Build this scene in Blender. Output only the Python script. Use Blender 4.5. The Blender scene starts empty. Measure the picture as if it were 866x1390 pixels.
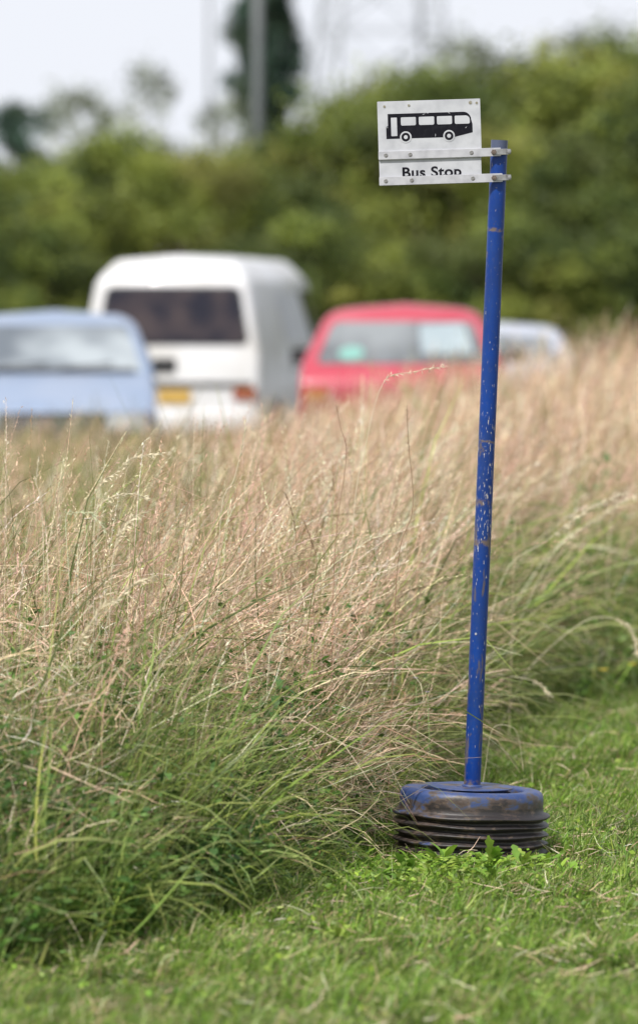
import bpy, bmesh, math, random
import numpy as np
from mathutils import Vector, Matrix

SC = bpy.context.scene
COL = SC.collection
R = math.radians

# ------------------------------------------------------------------ camera
F = 8050.0                      # focal length in pixels of the 866x1390 picture
CZ = 1.71                       # eye height
PITCH = math.atan(317.0 / F)
FWD = Vector((0, math.cos(PITCH), -math.sin(PITCH)))
UPV = Vector((0, math.sin(PITCH), math.cos(PITCH)))
CAM = Vector((0, 0, CZ))

def P(px, py, d):
    """the place seen at picture point (px, py), d metres away"""
    v = FWD * F + Vector((1, 0, 0)) * (px - 433) + UPV * (695 - py)
    return CAM + v * (d / v.y)

cd = bpy.data.cameras.new('camera')
cam = bpy.data.objects.new('camera', cd)
COL.objects.link(cam)
cam.location = CAM
cam.rotation_euler = (math.pi / 2 - PITCH, 0, 0)
cd.sensor_fit = 'VERTICAL'
cd.sensor_height = 36
cd.lens = F / 1390 * 36
cd.clip_start = 0.1
cd.clip_end = 6000
cd.dof.use_dof = True
cd.dof.focus_distance = 17.45
cd.dof.aperture_fstop = 3.2
SC.camera = cam

# ------------------------------------------------------------------ sky, sun
SUN_EL, SUN_AZ = R(52), R(215)          # azimuth clockwise from +Y: behind the camera, to the left
w = bpy.data.worlds.new('World')
SC.world = w
w.use_nodes = True
nt = w.node_tree
nt.nodes.clear()
out = nt.nodes.new('ShaderNodeOutputWorld')
bg = nt.nodes.new('ShaderNodeBackground')
sky = nt.nodes.new('ShaderNodeTexSky')
sky.sky_type = 'NISHITA'
sky.sun_disc = False
sky.sun_elevation = SUN_EL
sky.sun_rotation = SUN_AZ
sky.dust_density = 2.0
tc = nt.nodes.new('ShaderNodeTexCoord')
nz = nt.nodes.new('ShaderNodeTexNoise')
nz.inputs['Scale'].default_value = 3.0
nz.inputs['Detail'].default_value = 6
mr = nt.nodes.new('ShaderNodeMapRange')
mr.inputs['From Min'].default_value = 0.35
mr.inputs['From Max'].default_value = 0.6
mr.inputs['To Min'].default_value = 0.0
mr.inputs['To Max'].default_value = 1.0
mx = nt.nodes.new('ShaderNodeMixRGB')
mx.inputs['Color2'].default_value = (8.8, 9.1, 9.8, 1)     # bright thin cloud
nt.links.new(tc.outputs['Generated'], nz.inputs['Vector'])
nt.links.new(nz.outputs['Fac'], mr.inputs['Value'])
sep = nt.nodes.new('ShaderNodeSeparateXYZ')
nt.links.new(tc.outputs['Generated'], sep.inputs[0])
lowr = nt.nodes.new('ShaderNodeMapRange')
lowr.inputs['From Min'].default_value = 0.10
lowr.inputs['From Max'].default_value = 0.55
lowr.inputs['To Min'].default_value = 0.97
lowr.inputs['To Max'].default_value = 0.30
nt.links.new(sep.outputs['Z'], lowr.inputs['Value'])
cov = nt.nodes.new('ShaderNodeMath'); cov.operation = 'MULTIPLY_ADD'; cov.use_clamp = True
cov.inputs[1].default_value = 0.30
nt.links.new(mr.outputs['Result'], cov.inputs[0])
nt.links.new(lowr.outputs['Result'], cov.inputs[2])
nt.links.new(cov.outputs[0], mx.inputs['Fac'])
nt.links.new(sky.outputs['Color'], mx.inputs['Color1'])
nt.links.new(mx.outputs['Color'], bg.inputs['Color'])
bg.inputs['Strength'].default_value = 0.1
nt.links.new(bg.outputs['Background'], out.inputs['Surface'])

sl = bpy.data.lights.new('sun', 'SUN')
sl.energy = 4.6
sl.angle = R(1.2)
sl.color = (1.0, 0.965, 0.91)
so = bpy.data.objects.new('sun', sl)
COL.objects.link(so)
sd = Vector((math.sin(SUN_AZ) * math.cos(SUN_EL), math.cos(SUN_AZ) * math.cos(SUN_EL), math.sin(SUN_EL)))
so.rotation_euler = sd.to_track_quat('Z', 'Y').to_euler()
so.location = sd * 50

SC.view_settings.view_transform = 'Standard'
SC.view_settings.look = 'None'
SC.view_settings.exposure = 0.0
SC.view_settings.gamma = 1.0
SC.render.engine = 'CYCLES'
SC.cycles.use_denoising = True
SC.cycles.max_bounces = 6
SC.cycles.diffuse_bounces = 3
SC.cycles.glossy_bounces = 3
SC.cycles.transmission_bounces = 4
SC.cycles.transparent_max_bounces = 8
SC.cycles.caustics_reflective = False
SC.cycles.caustics_refractive = False

rng = np.random.default_rng(7)
random.seed(7)

# ------------------------------------------------------------------ materials
def principled(name, col, rough=0.6, metal=0.0, spec=0.5, coat=0.0):
    m = bpy.data.materials.new(name)
    m.use_nodes = True
    b = m.node_tree.nodes['Principled BSDF']
    b.inputs['Base Color'].default_value = (*col, 1)
    b.inputs['Roughness'].default_value = rough
    b.inputs['Metallic'].default_value = metal
    b.inputs['Specular IOR Level'].default_value = spec
    b.inputs['Coat Weight'].default_value = coat
    return m

def noisy(name, c1, c2, scale=8, rough=0.6, lo=0.4, hi=0.65, metal=0.0, detail=6, stretch=(1, 1, 1), bump=0.0, coat=0.0, spec=0.5):
    m = principled(name, c1, rough, metal, spec, coat)
    n = m.node_tree
    b = n.nodes['Principled BSDF']
    t = n.nodes.new('ShaderNodeTexCoord')
    mp = n.nodes.new('ShaderNodeMapping')
    mp.inputs['Scale'].default_value = stretch
    z = n.nodes.new('ShaderNodeTexNoise')
    z.inputs['Scale'].default_value = scale
    z.inputs['Detail'].default_value = detail
    r = n.nodes.new('ShaderNodeValToRGB')
    r.color_ramp.elements[0].position = lo
    r.color_ramp.elements[0].color = (*c1, 1)
    r.color_ramp.elements[1].position = hi
    r.color_ramp.elements[1].color = (*c2, 1)
    n.links.new(t.outputs['Object'], mp.inputs['Vector'])
    n.links.new(mp.outputs['Vector'], z.inputs['Vector'])
    n.links.new(z.outputs['Fac'], r.inputs['Fac'])
    n.links.new(r.outputs['Color'], b.inputs['Base Color'])
    if bump:
        bp = n.nodes.new('ShaderNodeBump')
        bp.inputs['Strength'].default_value = bump
        bp.inputs['Distance'].default_value = 0.01
        n.links.new(z.outputs['Fac'], bp.inputs['Height'])
        n.links.new(bp.outputs['Normal'], b.inputs['Normal'])
    return m

def leafy(name, trans=0.3, rough=0.55, spec=0.3, gain=1.0):
    """plant material: every blade and leaf carries its own colour in the attribute 'tint'"""
    m = bpy.data.materials.new(name)
    m.use_nodes = True
    n = m.node_tree
    b = n.nodes['Principled BSDF']
    o = n.nodes['Material Output']
    a = n.nodes.new('ShaderNodeAttribute')
    a.attribute_name = 'tint'
    b.inputs['Roughness'].default_value = rough
    b.inputs['Specular IOR Level'].default_value = spec
    tr = n.nodes.new('ShaderNodeBsdfTranslucent')
    ms = n.nodes.new('ShaderNodeMixShader')
    ms.inputs['Fac'].default_value = trans
    src = a.outputs['Color']
    n.links.new(src, b.inputs['Base Color'])
    n.links.new(src, tr.inputs['Color'])
    n.links.new(b.outputs['BSDF'], ms.inputs[1])
    n.links.new(tr.outputs['BSDF'], ms.inputs[2])
    n.links.new(ms.outputs['Shader'], o.inputs['Surface'])
    return m

GRASS = leafy('grass blade', 0.32, 0.5, 0.35)
STRAW = leafy('dry straw', 0.25, 0.55, 0.35)
LEAF = leafy('leaf', 0.25, 0.5, 0.3)
BARK = noisy('bark', (.09, .065, .045), (.2, .17, .13), 9, 0.9, bump=.6, stretch=(1, 1, .25))
STEMM = principled('dry stem', (.30, .20, .12), 0.7)

# ------------------------------------------------------------------ object helpers
def tag(o, label=None, cat=None, group=None, kind=None):
    if label: o['label'] = label
    if cat: o['category'] = cat
    if group: o['group'] = group
    if kind: o['kind'] = kind
    return o

def empty(name, loc=(0, 0, 0), rot=(0, 0, 0)):
    o = bpy.data.objects.new(name, None)
    COL.objects.link(o)
    o.empty_display_size = 0.1
    o.location = loc
    o.rotation_euler = rot
    return o

def link(name, me, mats, parent=None, smooth=False):
    o = bpy.data.objects.new(name, me)
    COL.objects.link(o)
    for m in (mats if isinstance(mats, (list, tuple)) else [mats]):
        me.materials.append(m)
    if smooth:
        me.polygons.foreach_set('use_smooth', [True] * len(me.polygons))
    if parent is not None:
        o.parent = parent
    return o

def obj(name, bm, mats, parent=None, smooth=False, bevel=0.0, seg=3, angle=30):
    bmesh.ops.recalc_face_normals(bm, faces=bm.faces)
    me = bpy.data.meshes.new(name)
    bm.to_mesh(me)
    bm.free()
    o = link(name, me, mats, parent, smooth)
    if bevel:
        b = o.modifiers.new('bevel', 'BEVEL')
        b.width = bevel
        b.segments = seg
        b.limit_method = 'ANGLE'
        b.angle_limit = R(angle)
    return o

class Acc:
    """collects many small faces of plants into one mesh"""
    def __init__(s):
        s.v, s.f, s.c, s.n = [], [], [], 0
    def add(s, v, f, c):
        s.v.append(v.reshape(-1, 3)); s.f.append(f.reshape(-1, 4) + s.n); s.c.append(c.reshape(-1, 3))
        s.n += s.v[-1].shape[0]
    def mesh(s, name):
        v = np.concatenate(s.v).astype(np.float32); f = np.concatenate(s.f).astype(np.int32); c = np.concatenate(s.c)
        me = bpy.data.meshes.new(name)
        me.vertices.add(len(v)); me.vertices.foreach_set('co', v.ravel())
        me.loops.add(len(f) * 4); me.loops.foreach_set('vertex_index', f.ravel())
        me.polygons.add(len(f))
        me.polygons.foreach_set('loop_start', np.arange(0, len(f) * 4, 4, dtype=np.int32))
        try:
            me.polygons.foreach_set('loop_total', np.full(len(f), 4, dtype=np.int32))
        except Exception:
            pass
        me.update(calc_edges=True)
        at = me.attributes.new('tint', 'FLOAT_COLOR', 'POINT')
        cc = np.ones((len(v), 4), np.float32); cc[:, :3] = np.clip(c, 0, 1)
        at.data.foreach_set('color', cc.ravel())
        return me

def curves(root, L, az, th0, dth, segs=5, wob=0.08, azw=0.15, power=1.4, kink=0.0):
    N = len(L)
    k = (np.arange(segs) + .5) / segs
    th = th0[:, None] + dth[:, None] * k[None] ** power + np.cumsum(rng.normal(0, wob, (N, segs)), 1)
    if kink > 0:
        kk = rng.integers(1, segs, N); on = rng.random(N) < kink
        jump = np.where(on, rng.uniform(.4, 1.5, N), 0)
        th = th + (np.arange(segs)[None] >= kk[:, None]) * jump[:, None]
    a = az[:, None] + np.cumsum(rng.normal(0, azw, (N, segs)), 1)
    st = (L / segs)[:, None]
    d = np.stack([np.sin(th) * np.cos(a), np.sin(th) * np.sin(a), np.cos(th)], -1) * st[..., None]
    p = np.concatenate([np.zeros((N, 1, 3)), np.cumsum(d, 1)], 1) + root[:, None, :]
    return p

def ribbons(acc, p, wd, col, tip=0.12, belly=0.25, tipcol=None):
    N, S, _ = p.shape
    t = np.linspace(0, 1, S)
    tan = np.gradient(p, axis=1)
    rv = rng.normal(0, 1, (N, 3)); rv[:, 1] *= .6
    sd_ = np.cross(tan, rv[:, None, :])
    sd_ /= np.linalg.norm(sd_, axis=-1, keepdims=True) + 1e-9
    prof = np.where(t < belly, .7 + .3 * t / belly, 1 - (1 - tip) * ((t - belly) / (1 - belly)) ** 1.4)
    h = sd_ * (wd[:, None] * prof[None] * .5)[..., None]
    v = np.stack([p - h, p + h], 2)                         # N,S,2,3
    i = np.arange(N)[:, None] * (S * 2) + np.arange(S - 1)[None] * 2
    f = np.stack([i, i + 1, i + 3, i + 2], -1)
    c = np.repeat(col[:, None, :], S, 1)
    if tipcol is not None:
        m = (t ** 1.5)[None, :, None]
        c = c * (1 - m) + tipcol[:, None, :] * m
    c = np.repeat(c[:, :, None, :], 2, 2)
    acc.add(v, f, c)

def slivers(acc, p, d, L, wd, col):
    """small pointed flakes: seeds, spikelets, leaflets"""
    N = len(L)
    d = d / (np.linalg.norm(d, axis=-1, keepdims=True) + 1e-9)
    s = np.cross(d, rng.normal(0, 1, (N, 3)))
    s /= np.linalg.norm(s, axis=-1, keepdims=True) + 1e-9
    a = p; b = p + d * (L * .45)[:, None] - s * (wd * .5)[:, None]
    c = p + d * L[:, None]; e = p + d * (L * .45)[:, None] + s * (wd * .5)[:, None]
    v = np.stack([a, b, c, e], 1)
    f = np.arange(N * 4).reshape(N, 4)
    acc.add(v, f, np.repeat(col[:, None, :], 4, 1))

def pick(cols, n, jit=0.12, wts=None):
    cols = np.array(cols)
    i = rng.choice(len(cols), n, p=None if wts is None else np.array(wts) / np.sum(wts))
    c = cols[i] * rng.normal(1, jit, (n, 1)).clip(.6, 1.5)
    return c * rng.normal(1, .05, (n, 3))

def tube(bm, pts, rads, seg=8, cap=True):
    pts = [Vector(p) for p in pts]
    rings = []
    for i, p in enumerate(pts):
        t = (pts[min(i + 1, len(pts) - 1)] - pts[max(i - 1, 0)]).normalized()
        a = t.orthogonal().normalized() if i == 0 else (rings_a - t * rings_a.dot(t)).normalized()
        rings_a = a
        b = t.cross(a)
        rings.append([bm.verts.new(p + (a * math.cos(2 * math.pi * k / seg) + b * math.sin(2 * math.pi * k / seg)) * rads[i]) for k in range(seg)])
    for r0, r1 in zip(rings, rings[1:]):
        for k in range(seg):
            bm.faces.new((r0[k], r0[(k + 1) % seg], r1[(k + 1) % seg], r1[k]))
    if cap:
        bm.faces.new(rings[0][::-1]); bm.faces.new(rings[-1])

def box(bm, x0, x1, y0, y1, z0, z1):
    r = bmesh.ops.create_cube(bm, size=1)
    for v in r['verts']:
        v.co = Vector((x0 if v.co.x < 0 else x1, y0 if v.co.y < 0 else y1, z0 if v.co.z < 0 else z1))

def lathe(bm, prof, seg=96, cap=False):
    rings = [[bm.verts.new((r * math.cos(2 * math.pi * k / seg), r * math.sin(2 * math.pi * k / seg), z)) for k in range(seg)] for r, z in prof]
    for r0, r1 in zip(rings, rings[1:]):
        for k in range(seg):
            bm.faces.new((r0[k], r0[(k + 1) % seg], r1[(k + 1) % seg], r1[k]))
    if cap:
        bm.faces.new(rings[-1]); bm.faces.new(rings[0][::-1])

def slab(bm, pts, y0, y1, mat=0):
    """a flat outline in x, z given thickness along y"""
    a = [bm.verts.new((x, y0, z)) for x, z in pts]
    b = [bm.verts.new((x, y1, z)) for x, z in pts]
    fs = [bm.faces.new(a), bm.faces.new(b[::-1])]
    n = len(pts)
    for i in range(n):
        fs.append(bm.faces.new((a[i], b[i], b[(i + 1) % n], a[(i + 1) % n])))
    for f in fs:
        f.material_index = mat

def rrect(x0, x1, z0, z1, r, n=5, rs=None):
    rs = rs or (r, r, r, r)              # bl, br, tr, tl
    pts = []
    for (cx, cz, a0, rr) in ((x0, z0, 180, rs[0]), (x1, z0, 270, rs[1]), (x1, z1, 0, rs[2]), (x0, z1, 90, rs[3])):
        ox = cx + rr if cx == x0 else cx - rr
        oz = cz + rr if cz == z0 else cz - rr
        for k in range(n + 1):
            a = R(a0 + 90 * k / n)
            pts.append((ox + rr * math.cos(a), oz + rr * math.sin(a)))
    return pts

def disc(cx, cz, r, n=28):
    return [(cx + r * math.cos(2 * math.pi * k / n), cz + r * math.sin(2 * math.pi * k / n)) for k in range(n)]

# ------------------------------------------------------------------ the ground
def sstep(a, b, x):
    t = np.clip((np.asarray(x, float) - a) / (b - a), 0, 1)
    return t * t * (3 - 2 * t)

def wav(x, y, s, k=0.0):
    return (np.sin(x * 1.7 * s + k) * np.cos(y * 1.3 * s + 2 * k) + np.sin((x + y) * 2.9 * s + 3 * k) * .5 + np.sin((x * .8 - y * 1.9) * 2.1 * s + 5 * k) * .5) / 2

def gz(x, y):
    x = np.asarray(x, float); y = np.asarray(y, float)
    hump = .62 * np.exp(-((x - 3.0) / 1.15) ** 2 - ((y - 37) / 7.5) ** 2)
    left = .06 * np.exp(-((x + 1.1) / .7) ** 2 - ((y - 17.2) / 2.0) ** 2)
    und = .03 * wav(x, y, .35, 1.0) * sstep(17, 30, y) * (1 - sstep(80, 140, y))
    return hump + left + und

ground_m = noisy('meadow soil and turf', (.07, .085, .03), (.15, .13, .07), 1.3, 0.95, .35, .7, detail=10, bump=.5)
xs = np.unique(np.concatenate([np.linspace(-2500, -60, 12), np.linspace(-60, -8, 14), np.linspace(-8, 8, 81), np.linspace(8, 60, 14), np.linspace(60, 2500, 12)]))
ys = np.unique(np.concatenate([np.linspace(-1500, 0, 8), np.linspace(0, 60, 151), np.linspace(60, 200, 29), np.linspace(200, 4500, 16)]))
bm = bmesh.new()
gv = [[bm.verts.new((x, y, float(gz(x, y)))) for x in xs] for y in ys]
for j in range(len(ys) - 1):
    for i in range(len(xs) - 1):
        bm.faces.new((gv[j][i], gv[j][i + 1], gv[j + 1][i + 1], gv[j + 1][i]))
g = obj('ground', bm, ground_m, smooth=True)
tag(g, kind='structure')

# ------------------------------------------------------------------ vegetation of the field
EX = np.array([-4, -1.6, -.78, -.53, -.26, 0, .195, .506, .765, 1.29, 2.5, 5])
EY = np.array([12.2, 13.4, 14.3, 14.9, 15.7, 16.7, 18.1, 21.2, 22.8, 24.0, 26.0, 29.0])

def sfield(x, y):
    """metres behind the edge of the mown strip"""
    return y - np.interp(x, EX, EY) + .22 * wav(x, y, 2.2, .7)

def scatter(dens, y0, y1, margin=1.5, xmin=None, out=.3):
    """points on the strip of field the lens looks along, and a band on both sides of it"""
    halfw = .0538 * y1 + margin
    n = int(dens * 2 * halfw * (y1 - y0))
    x = rng.uniform(-halfw, halfw, n); y = rng.uniform(y0, y1, n)
    edge = .0538 * y + .12
    keep = (np.abs(x) < edge) | ((np.abs(x) < .0538 * y + margin) & (rng.random(n) < out))
    return x[keep], y[keep]

def tufts(x, y, cell, seed=0):
    """nearest tuft centre: direction away from it, distance, four random numbers of that tuft"""
    gx, gy = np.floor(x / cell), np.floor(y / cell)
    best = np.full(len(x), 1e9); res = np.zeros((len(x), 6))
    def hsh(a, b, k):
        v = np.sin(a * 127.1 + b * 311.7 + k * 74.7 + seed * 19.3) * 43758.5453
        return v - np.floor(v)
    for i in (-1, 0, 1):
        for j in (-1, 0, 1):
            a, b = gx + i, gy + j
            cx = (a + .5 + (hsh(a, b, 1) - .5) * .9) * cell; cy = (b + .5 + (hsh(a, b, 2) - .5) * .9) * cell
            d = np.hypot(x - cx, y - cy); m = d < best
            best[m] = d[m]
            res[m, 0] = np.arctan2(y - cy, x - cx)[m]; res[m, 1] = (d / cell)[m]
            for q in range(4): res[m, 2 + q] = hsh(a, b, 3 + q)[m]
    return res

def lean_az(x, y, t, bias=.1, sp=.8, outw=.8):
    """blades lean the way their tuft leans and fan out from its middle"""
    a0 = bias + (t[:, 2] - .5) * 3.4
    vx = np.cos(a0) + outw * t[:, 1] * np.cos(t[:, 0]); vy = np.sin(a0) + outw * t[:, 1] * np.sin(t[:, 0])
    return np.arctan2(vy, vx) + rng.normal(0, sp, len(x))

GREENS = [(.14, .235, .03), (.085, .165, .022), (.22, .32, .045), (.33, .41, .09), (.15, .235, .05)]
LAWNG = [(.13, .235, .03), (.19, .31, .04), (.27, .38, .07), (.38, .45, .15), (.09, .17, .025), (.46, .47, .27)]
STRAWS = [(.85, .67, .46), (.75, .56, .37), (.93, .81, .61), (.72, .48, .36), (.46, .30, .18), (.87, .63, .48)]
BROWNS = [(.30, .19, .11), (.24, .15, .09), (.38, .25, .16)]

# mown strip ---------------------------------------------------------
acc = Acc()
x, y = scatter(10500, 12.6, 28, 1.4, out=.22)
s = sfield(x, y)
k = (s < .45) & (rng.random(len(x)) < 1 - sstep(-.1, .5, s) * .6)
dr = np.hypot(x - .4435, y - 17.5)
k &= dr > .235
x, y = x[k], y[k]
n = len(x)
patch = wav(x, y, 3.1, .3) + .6 * wav(x, y, 9, 1.9)
L = rng.uniform(.03, .075, n) * (1 + .35 * patch.clip(-1, 1)) + (rng.random(n) < .04) * rng.uniform(.02, .06, n)
col = pick(LAWNG, n, .16, [3, 3, 3, 1.4, 2, .6]) * (1 + .18 * patch[:, None].clip(-1, 1))
dry = rng.random(n) < (.05 + .22 * (wav(x, y, 5.3, 2.2) > .42))
L *= 1 - .55 * (wav(x, y, 2.9, 4.4) > .3)
col[dry] = pick([(.5, .42, .24), (.42, .33, .18)], dry.sum())
root = np.stack([x, y, gz(x, y) - .004], 1)
tf = tufts(x, y, .07, 3)
col *= (.72 + .56 * tf[:, 3])[:, None]
L *= .65 + .7 * tf[:, 4]
L *= 1 - .5 * np.exp(-((x - .42) / .38) ** 2 - ((y - 17.1) / .4) ** 2)
p = curves(root, L, lean_az(x, y, tf, .2, .7), rng.uniform(.05, .75, n), rng.uniform(.2, 1.5, n), 3, .12, .3)
ribbons(acc, p, rng.uniform(.0026, .0056, n), col, tip=.15)
o = link('lawn_grass', acc.mesh('lawn_grass'), GRASS)
tag(o, 'short mown bright green grass around and in front of the drum base', 'grass', kind='stuff')

# clover and small creeping leaves ------------------------------------
acc = Acc()
x, y = scatter(4200, 13.5, 22, .8, out=.15)
s = sfield(x, y)
near = np.exp(-((x - .22) / .36) ** 2 - ((y - 16.62) / .42) ** 2)
k = (s < .3) & (rng.random(len(x)) < .05 + .75 * near + .30 * (wav(x, y, 4.1, 4.0) > .4)) & (np.hypot(x - .4435, y - 17.5) > .25)
x, y, near = x[k], y[k], near[k]
n = len(x)
pos = np.stack([x, y, gz(x, y) + rng.uniform(.012, .045, n)], 1)
a = rng.uniform(0, 6.28, n)
d = np.stack([np.cos(a), np.sin(a), rng.uniform(-.1, .7, n)], 1)
col = pick([(.22, .36, .045), (.30, .43, .06), (.14, .25, .04), (.38, .47, .14)], n, .2)
slivers(acc, pos, d, rng.uniform(.008, .026, n) * (1 + .3 * near), rng.uniform(.006, .015, n), col)
o = link('creeping_weeds', acc.mesh('creeping_weeds'), LEAF)
tag(o, 'low bright yellow green leafy weeds spreading over the turf before the drum', 'ground cover', kind='stuff')

# broad leaved weeds crowding the foot of the drum: lobed leaves in loose rosettes
def weed_patch(acc, n_ros, cx, cy, sx, sy, Lr, cols, seed):
    rs = np.random.default_rng(seed)
    for _ in range(n_ros):
        x_, y_ = rs.normal(cx, sx), rs.normal(cy, sy)
        if math.hypot(x_ - .4435, y_ - 17.5) < .235 or sfield(np.array([x_]), np.array([y_]))[0] > .5: continue
        L_ = rs.uniform(*Lr); m_ = rs.integers(5, 11); lob = rs.choice([.0, .25, .5])
        c_ = np.array(cols[rs.integers(len(cols))]) * rs.uniform(.8, 1.2)
        for q_ in range(m_):
            leaf_blade(acc, (x_ + rs.normal(0, .006), y_ + rs.normal(0, .006), float(gz(x_, y_)) + rs.uniform(.0, .015)), 6.283 * q_ / m_ + rs.uniform(-.5, .5),
                       L_ * rs.uniform(.6, 1.1), L_ * rs.uniform(.28, .5), rs.uniform(.25, 1.15), rs.uniform(.5, 1.8), c_ * rs.uniform(.85, 1.15), lob, 8)
def leaf_blade(acc, base, az, L, wd, lift, droop, col, lobed=0.0, segs=9, fold=.25):
    """one broad leaf: midrib curve with two half blades"""
    t = np.linspace(0, 1, segs)
    th = math.pi / 2 - lift + droop * t ** 1.3
    st = L / (segs - 1)
    pth = np.zeros((segs, 3))
    for i in range(1, segs):
        pth[i] = pth[i - 1] + st * np.array([math.sin(th[i]) * math.cos(az), math.sin(th[i]) * math.sin(az), math.cos(th[i])])
    pth += np.array(base)
    side = np.array([-math.sin(az), math.cos(az), 0])
    prof = np.sin(np.clip(t * .92 + .05, 0, 1) * math.pi) ** .8 * (.6 + .4 * t)
    if lobed: prof = prof * (1 - lobed * (np.arange(segs) % 2))
    w1 = rng.uniform(-.25, .25, segs); w2 = rng.uniform(-.25, .25, segs)
    up = np.array([0, 0, 1.0])
    vl = pth + side * (wd / 2 * prof)[:, None] + up * ((fold + w1) * wd / 2 * prof)[:, None]
    vr = pth - side * (wd / 2 * prof)[:, None] + up * ((fold + w2) * wd / 2 * prof)[:, None]
    v = np.concatenate([vl, pth, vr])
    f = []
    for i in range(segs - 1):
        f.append([i, i + 1, segs + i + 1, segs + i]); f.append([segs + i, segs + i + 1, 2 * segs + i + 1, 2 * segs + i])
    c = np.tile(np.array(col), (len(v), 1)) * rng.normal(1, .07, (len(v), 1))
    acc.add(v, np.array(f), c)
WG = [(.20, .36, .04), (.28, .43, .055), (.14, .27, .035), (.34, .46, .08)]
acc = Acc()
weed_patch(acc, 150, .20, 16.95, .26, .20, (.035, .09), WG, 5)
weed_patch(acc, 90, .30, 16.55, .30, .30, (.025, .06), WG, 6)
weed_patch(acc, 60, .75, 17.6, .35, 1.5, (.02, .05), [(.12, .24, .03), (.2, .33, .05)], 7)
weed_patch(acc, 40, -.1, 15.9, .3, .5, (.025, .06), WG, 8)
weed_patch(acc, 60, 1.1, 20.5, .5, 2.0, (.03, .07), [(.09, .19, .03), (.14, .26, .04)], 9)
o = link('broad_leafed_weeds', acc.mesh('broad_leafed_weeds'), LEAF)
tag(o, 'patch of low lobed weed leaves crowding the foot of the drum base', 'weeds', kind='stuff')

# dead clippings lying on the turf
acc = Acc()
x, y = scatter(520, 13.0, 25, .8, out=.2)
k = (sfield(x, y) < .4) & (np.hypot(x - .4435, y - 17.5) > .24) & (rng.random(len(x)) < .35 + .9 * (wav(x, y, 3.3, 1.2) > .3))
x, y = x[k], y[k]; n = len(x)
p = curves(np.stack([x, y, gz(x, y) + rng.uniform(.012, .04, n)], 1), rng.uniform(.03, .11, n), rng.uniform(0, 6.28, n), rng.uniform(1.2, 1.8, n), rng.uniform(-.4, .5, n), 3, .15, .4)
ribbons(acc, p, rng.uniform(.0018, .0035, n), pick(STRAWS, n, .15), tip=.4)
o = link('dead_clippings', acc.mesh('dead_clippings'), STRAW)
tag(o, 'dead straw clippings lying in the mown grass', 'clippings', kind='stuff')

# green undergrowth of the long grass --------------------------------
def greenness(x, y):
    """how fresh the long grass is, 0 dry .. 1 green"""
    s = sfield(x, y)
    g = .66 + .42 * wav(x, y, 1.3, 2.0) + .2 * wav(x, y, 3.7, .4)
    g = g + .75 * (1 - sstep(.15, 1.5, s))
    g = g + .35 * np.exp(-((x + .75) / .45) ** 2 - ((y - 15.8) / 1.6) ** 2)
    g = g - 1.1 * np.exp(-((x - .02) / .26) ** 2 - ((y - 17.4) / 1.0) ** 2)
    g = g - .5 * np.exp(-((x + 1.0) / .35) ** 2 - ((y - 17.3) / .9) ** 2)
    g = g + .60 * (1 - sstep(-.9, .2, x / (y * .0538) + .15)) * sstep(18.5, 20.5, y)
    g = g + .65 * np.exp(-((x - 1.2) / .9) ** 2 - ((y - 25.5) / 2.6) ** 2)
    g = g + .60 * np.exp(-((x + 1.9) / 1.1) ** 2 - ((y - 31) / 9) ** 2)
    g = g - .45 * sstep(26, 30, y) * sstep(-1.0, .6, x)
    g = g + .30 * wav(x, y, 6.0, 3.1)
    g = g - .30 * sstep(1.3, 2.6, s) * sstep(-.9, -.1, x)
    g = sstep(.20, 1.06, g)
    return g.clip(0.03, .97)

def canopy(x, y):
    """height of the grass mass over the ground"""
    s = sfield(x, y)
    h = .16 + .56 * sstep(-.1, 1.6, s) + .10 * sstep(1.5, 5, s)
    h = h + .10 * wav(x, y, 1.6, 3.3)
    h = h - sstep(23, 31, y) * (.36 - .35 * sstep(-1.1, 1.5, x))
    h = h - .24 * (1 - sstep(-.9, -.1, x / (y * .0538) + .15)) * sstep(18.5, 20.5, y) * (1 - sstep(24, 30, y))
    return h.clip(.08, 1.2)

acc = Acc()
for (dens, y0, y1, wsc, segs, mg) in ((2900, 13.0, 20, 1.0, 6, 1.0), (1500, 20, 27, 1.4, 5, 1.3), (650, 27, 47, 2.6, 4, 1.8)):
    x, y = scatter(dens, y0, y1, mg)
    s = sfield(x, y); G = greenness(x, y)
    k = (s > -.12) & (rng.random(len(x)) < (.18 + .82 * G) * sstep(-.15, .2, s))
    k &= np.hypot(x - .4435, y - 17.5) > .30
    x, y = x[k], y[k]; n = len(x); H = canopy(x, y)
    tf = tufts(x, y, .24 if y1 < 28 else .5, 1)
    L = H * rng.uniform(.6, 1.35, n) * (.5 + .95 * tf[:, 4])
    root = np.stack([x, y, gz(x, y) - .01], 1)
    az = lean_az(x, y, tf, 0, .6)
    p = curves(root, L, az, rng.uniform(0, .55, n), rng.uniform(.2, 2.4, n), segs, .12, .25, kink=.15)
    col = pick(GREENS, n, .22)
    col[:, :] *= ((1 + .15 * wav(x, y, 4.4, 1.1)) * (.55 + .85 * tf[:, 3]))[:, None]
    tipc = col * .8 + pick(STRAWS, n) * .2
    ribbons(acc, p, rng.uniform(.003, .0045, n) * (1 + 1.3 * (rng.random(n) < .25)) * wsc, col, tipcol=tipc)
o = link('green_meadow_grass', acc.mesh('green_meadow_grass'), GRASS)
tag(o, 'long green grass growing up through the dry stalks of the meadow', 'long grass', kind='stuff')

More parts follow.
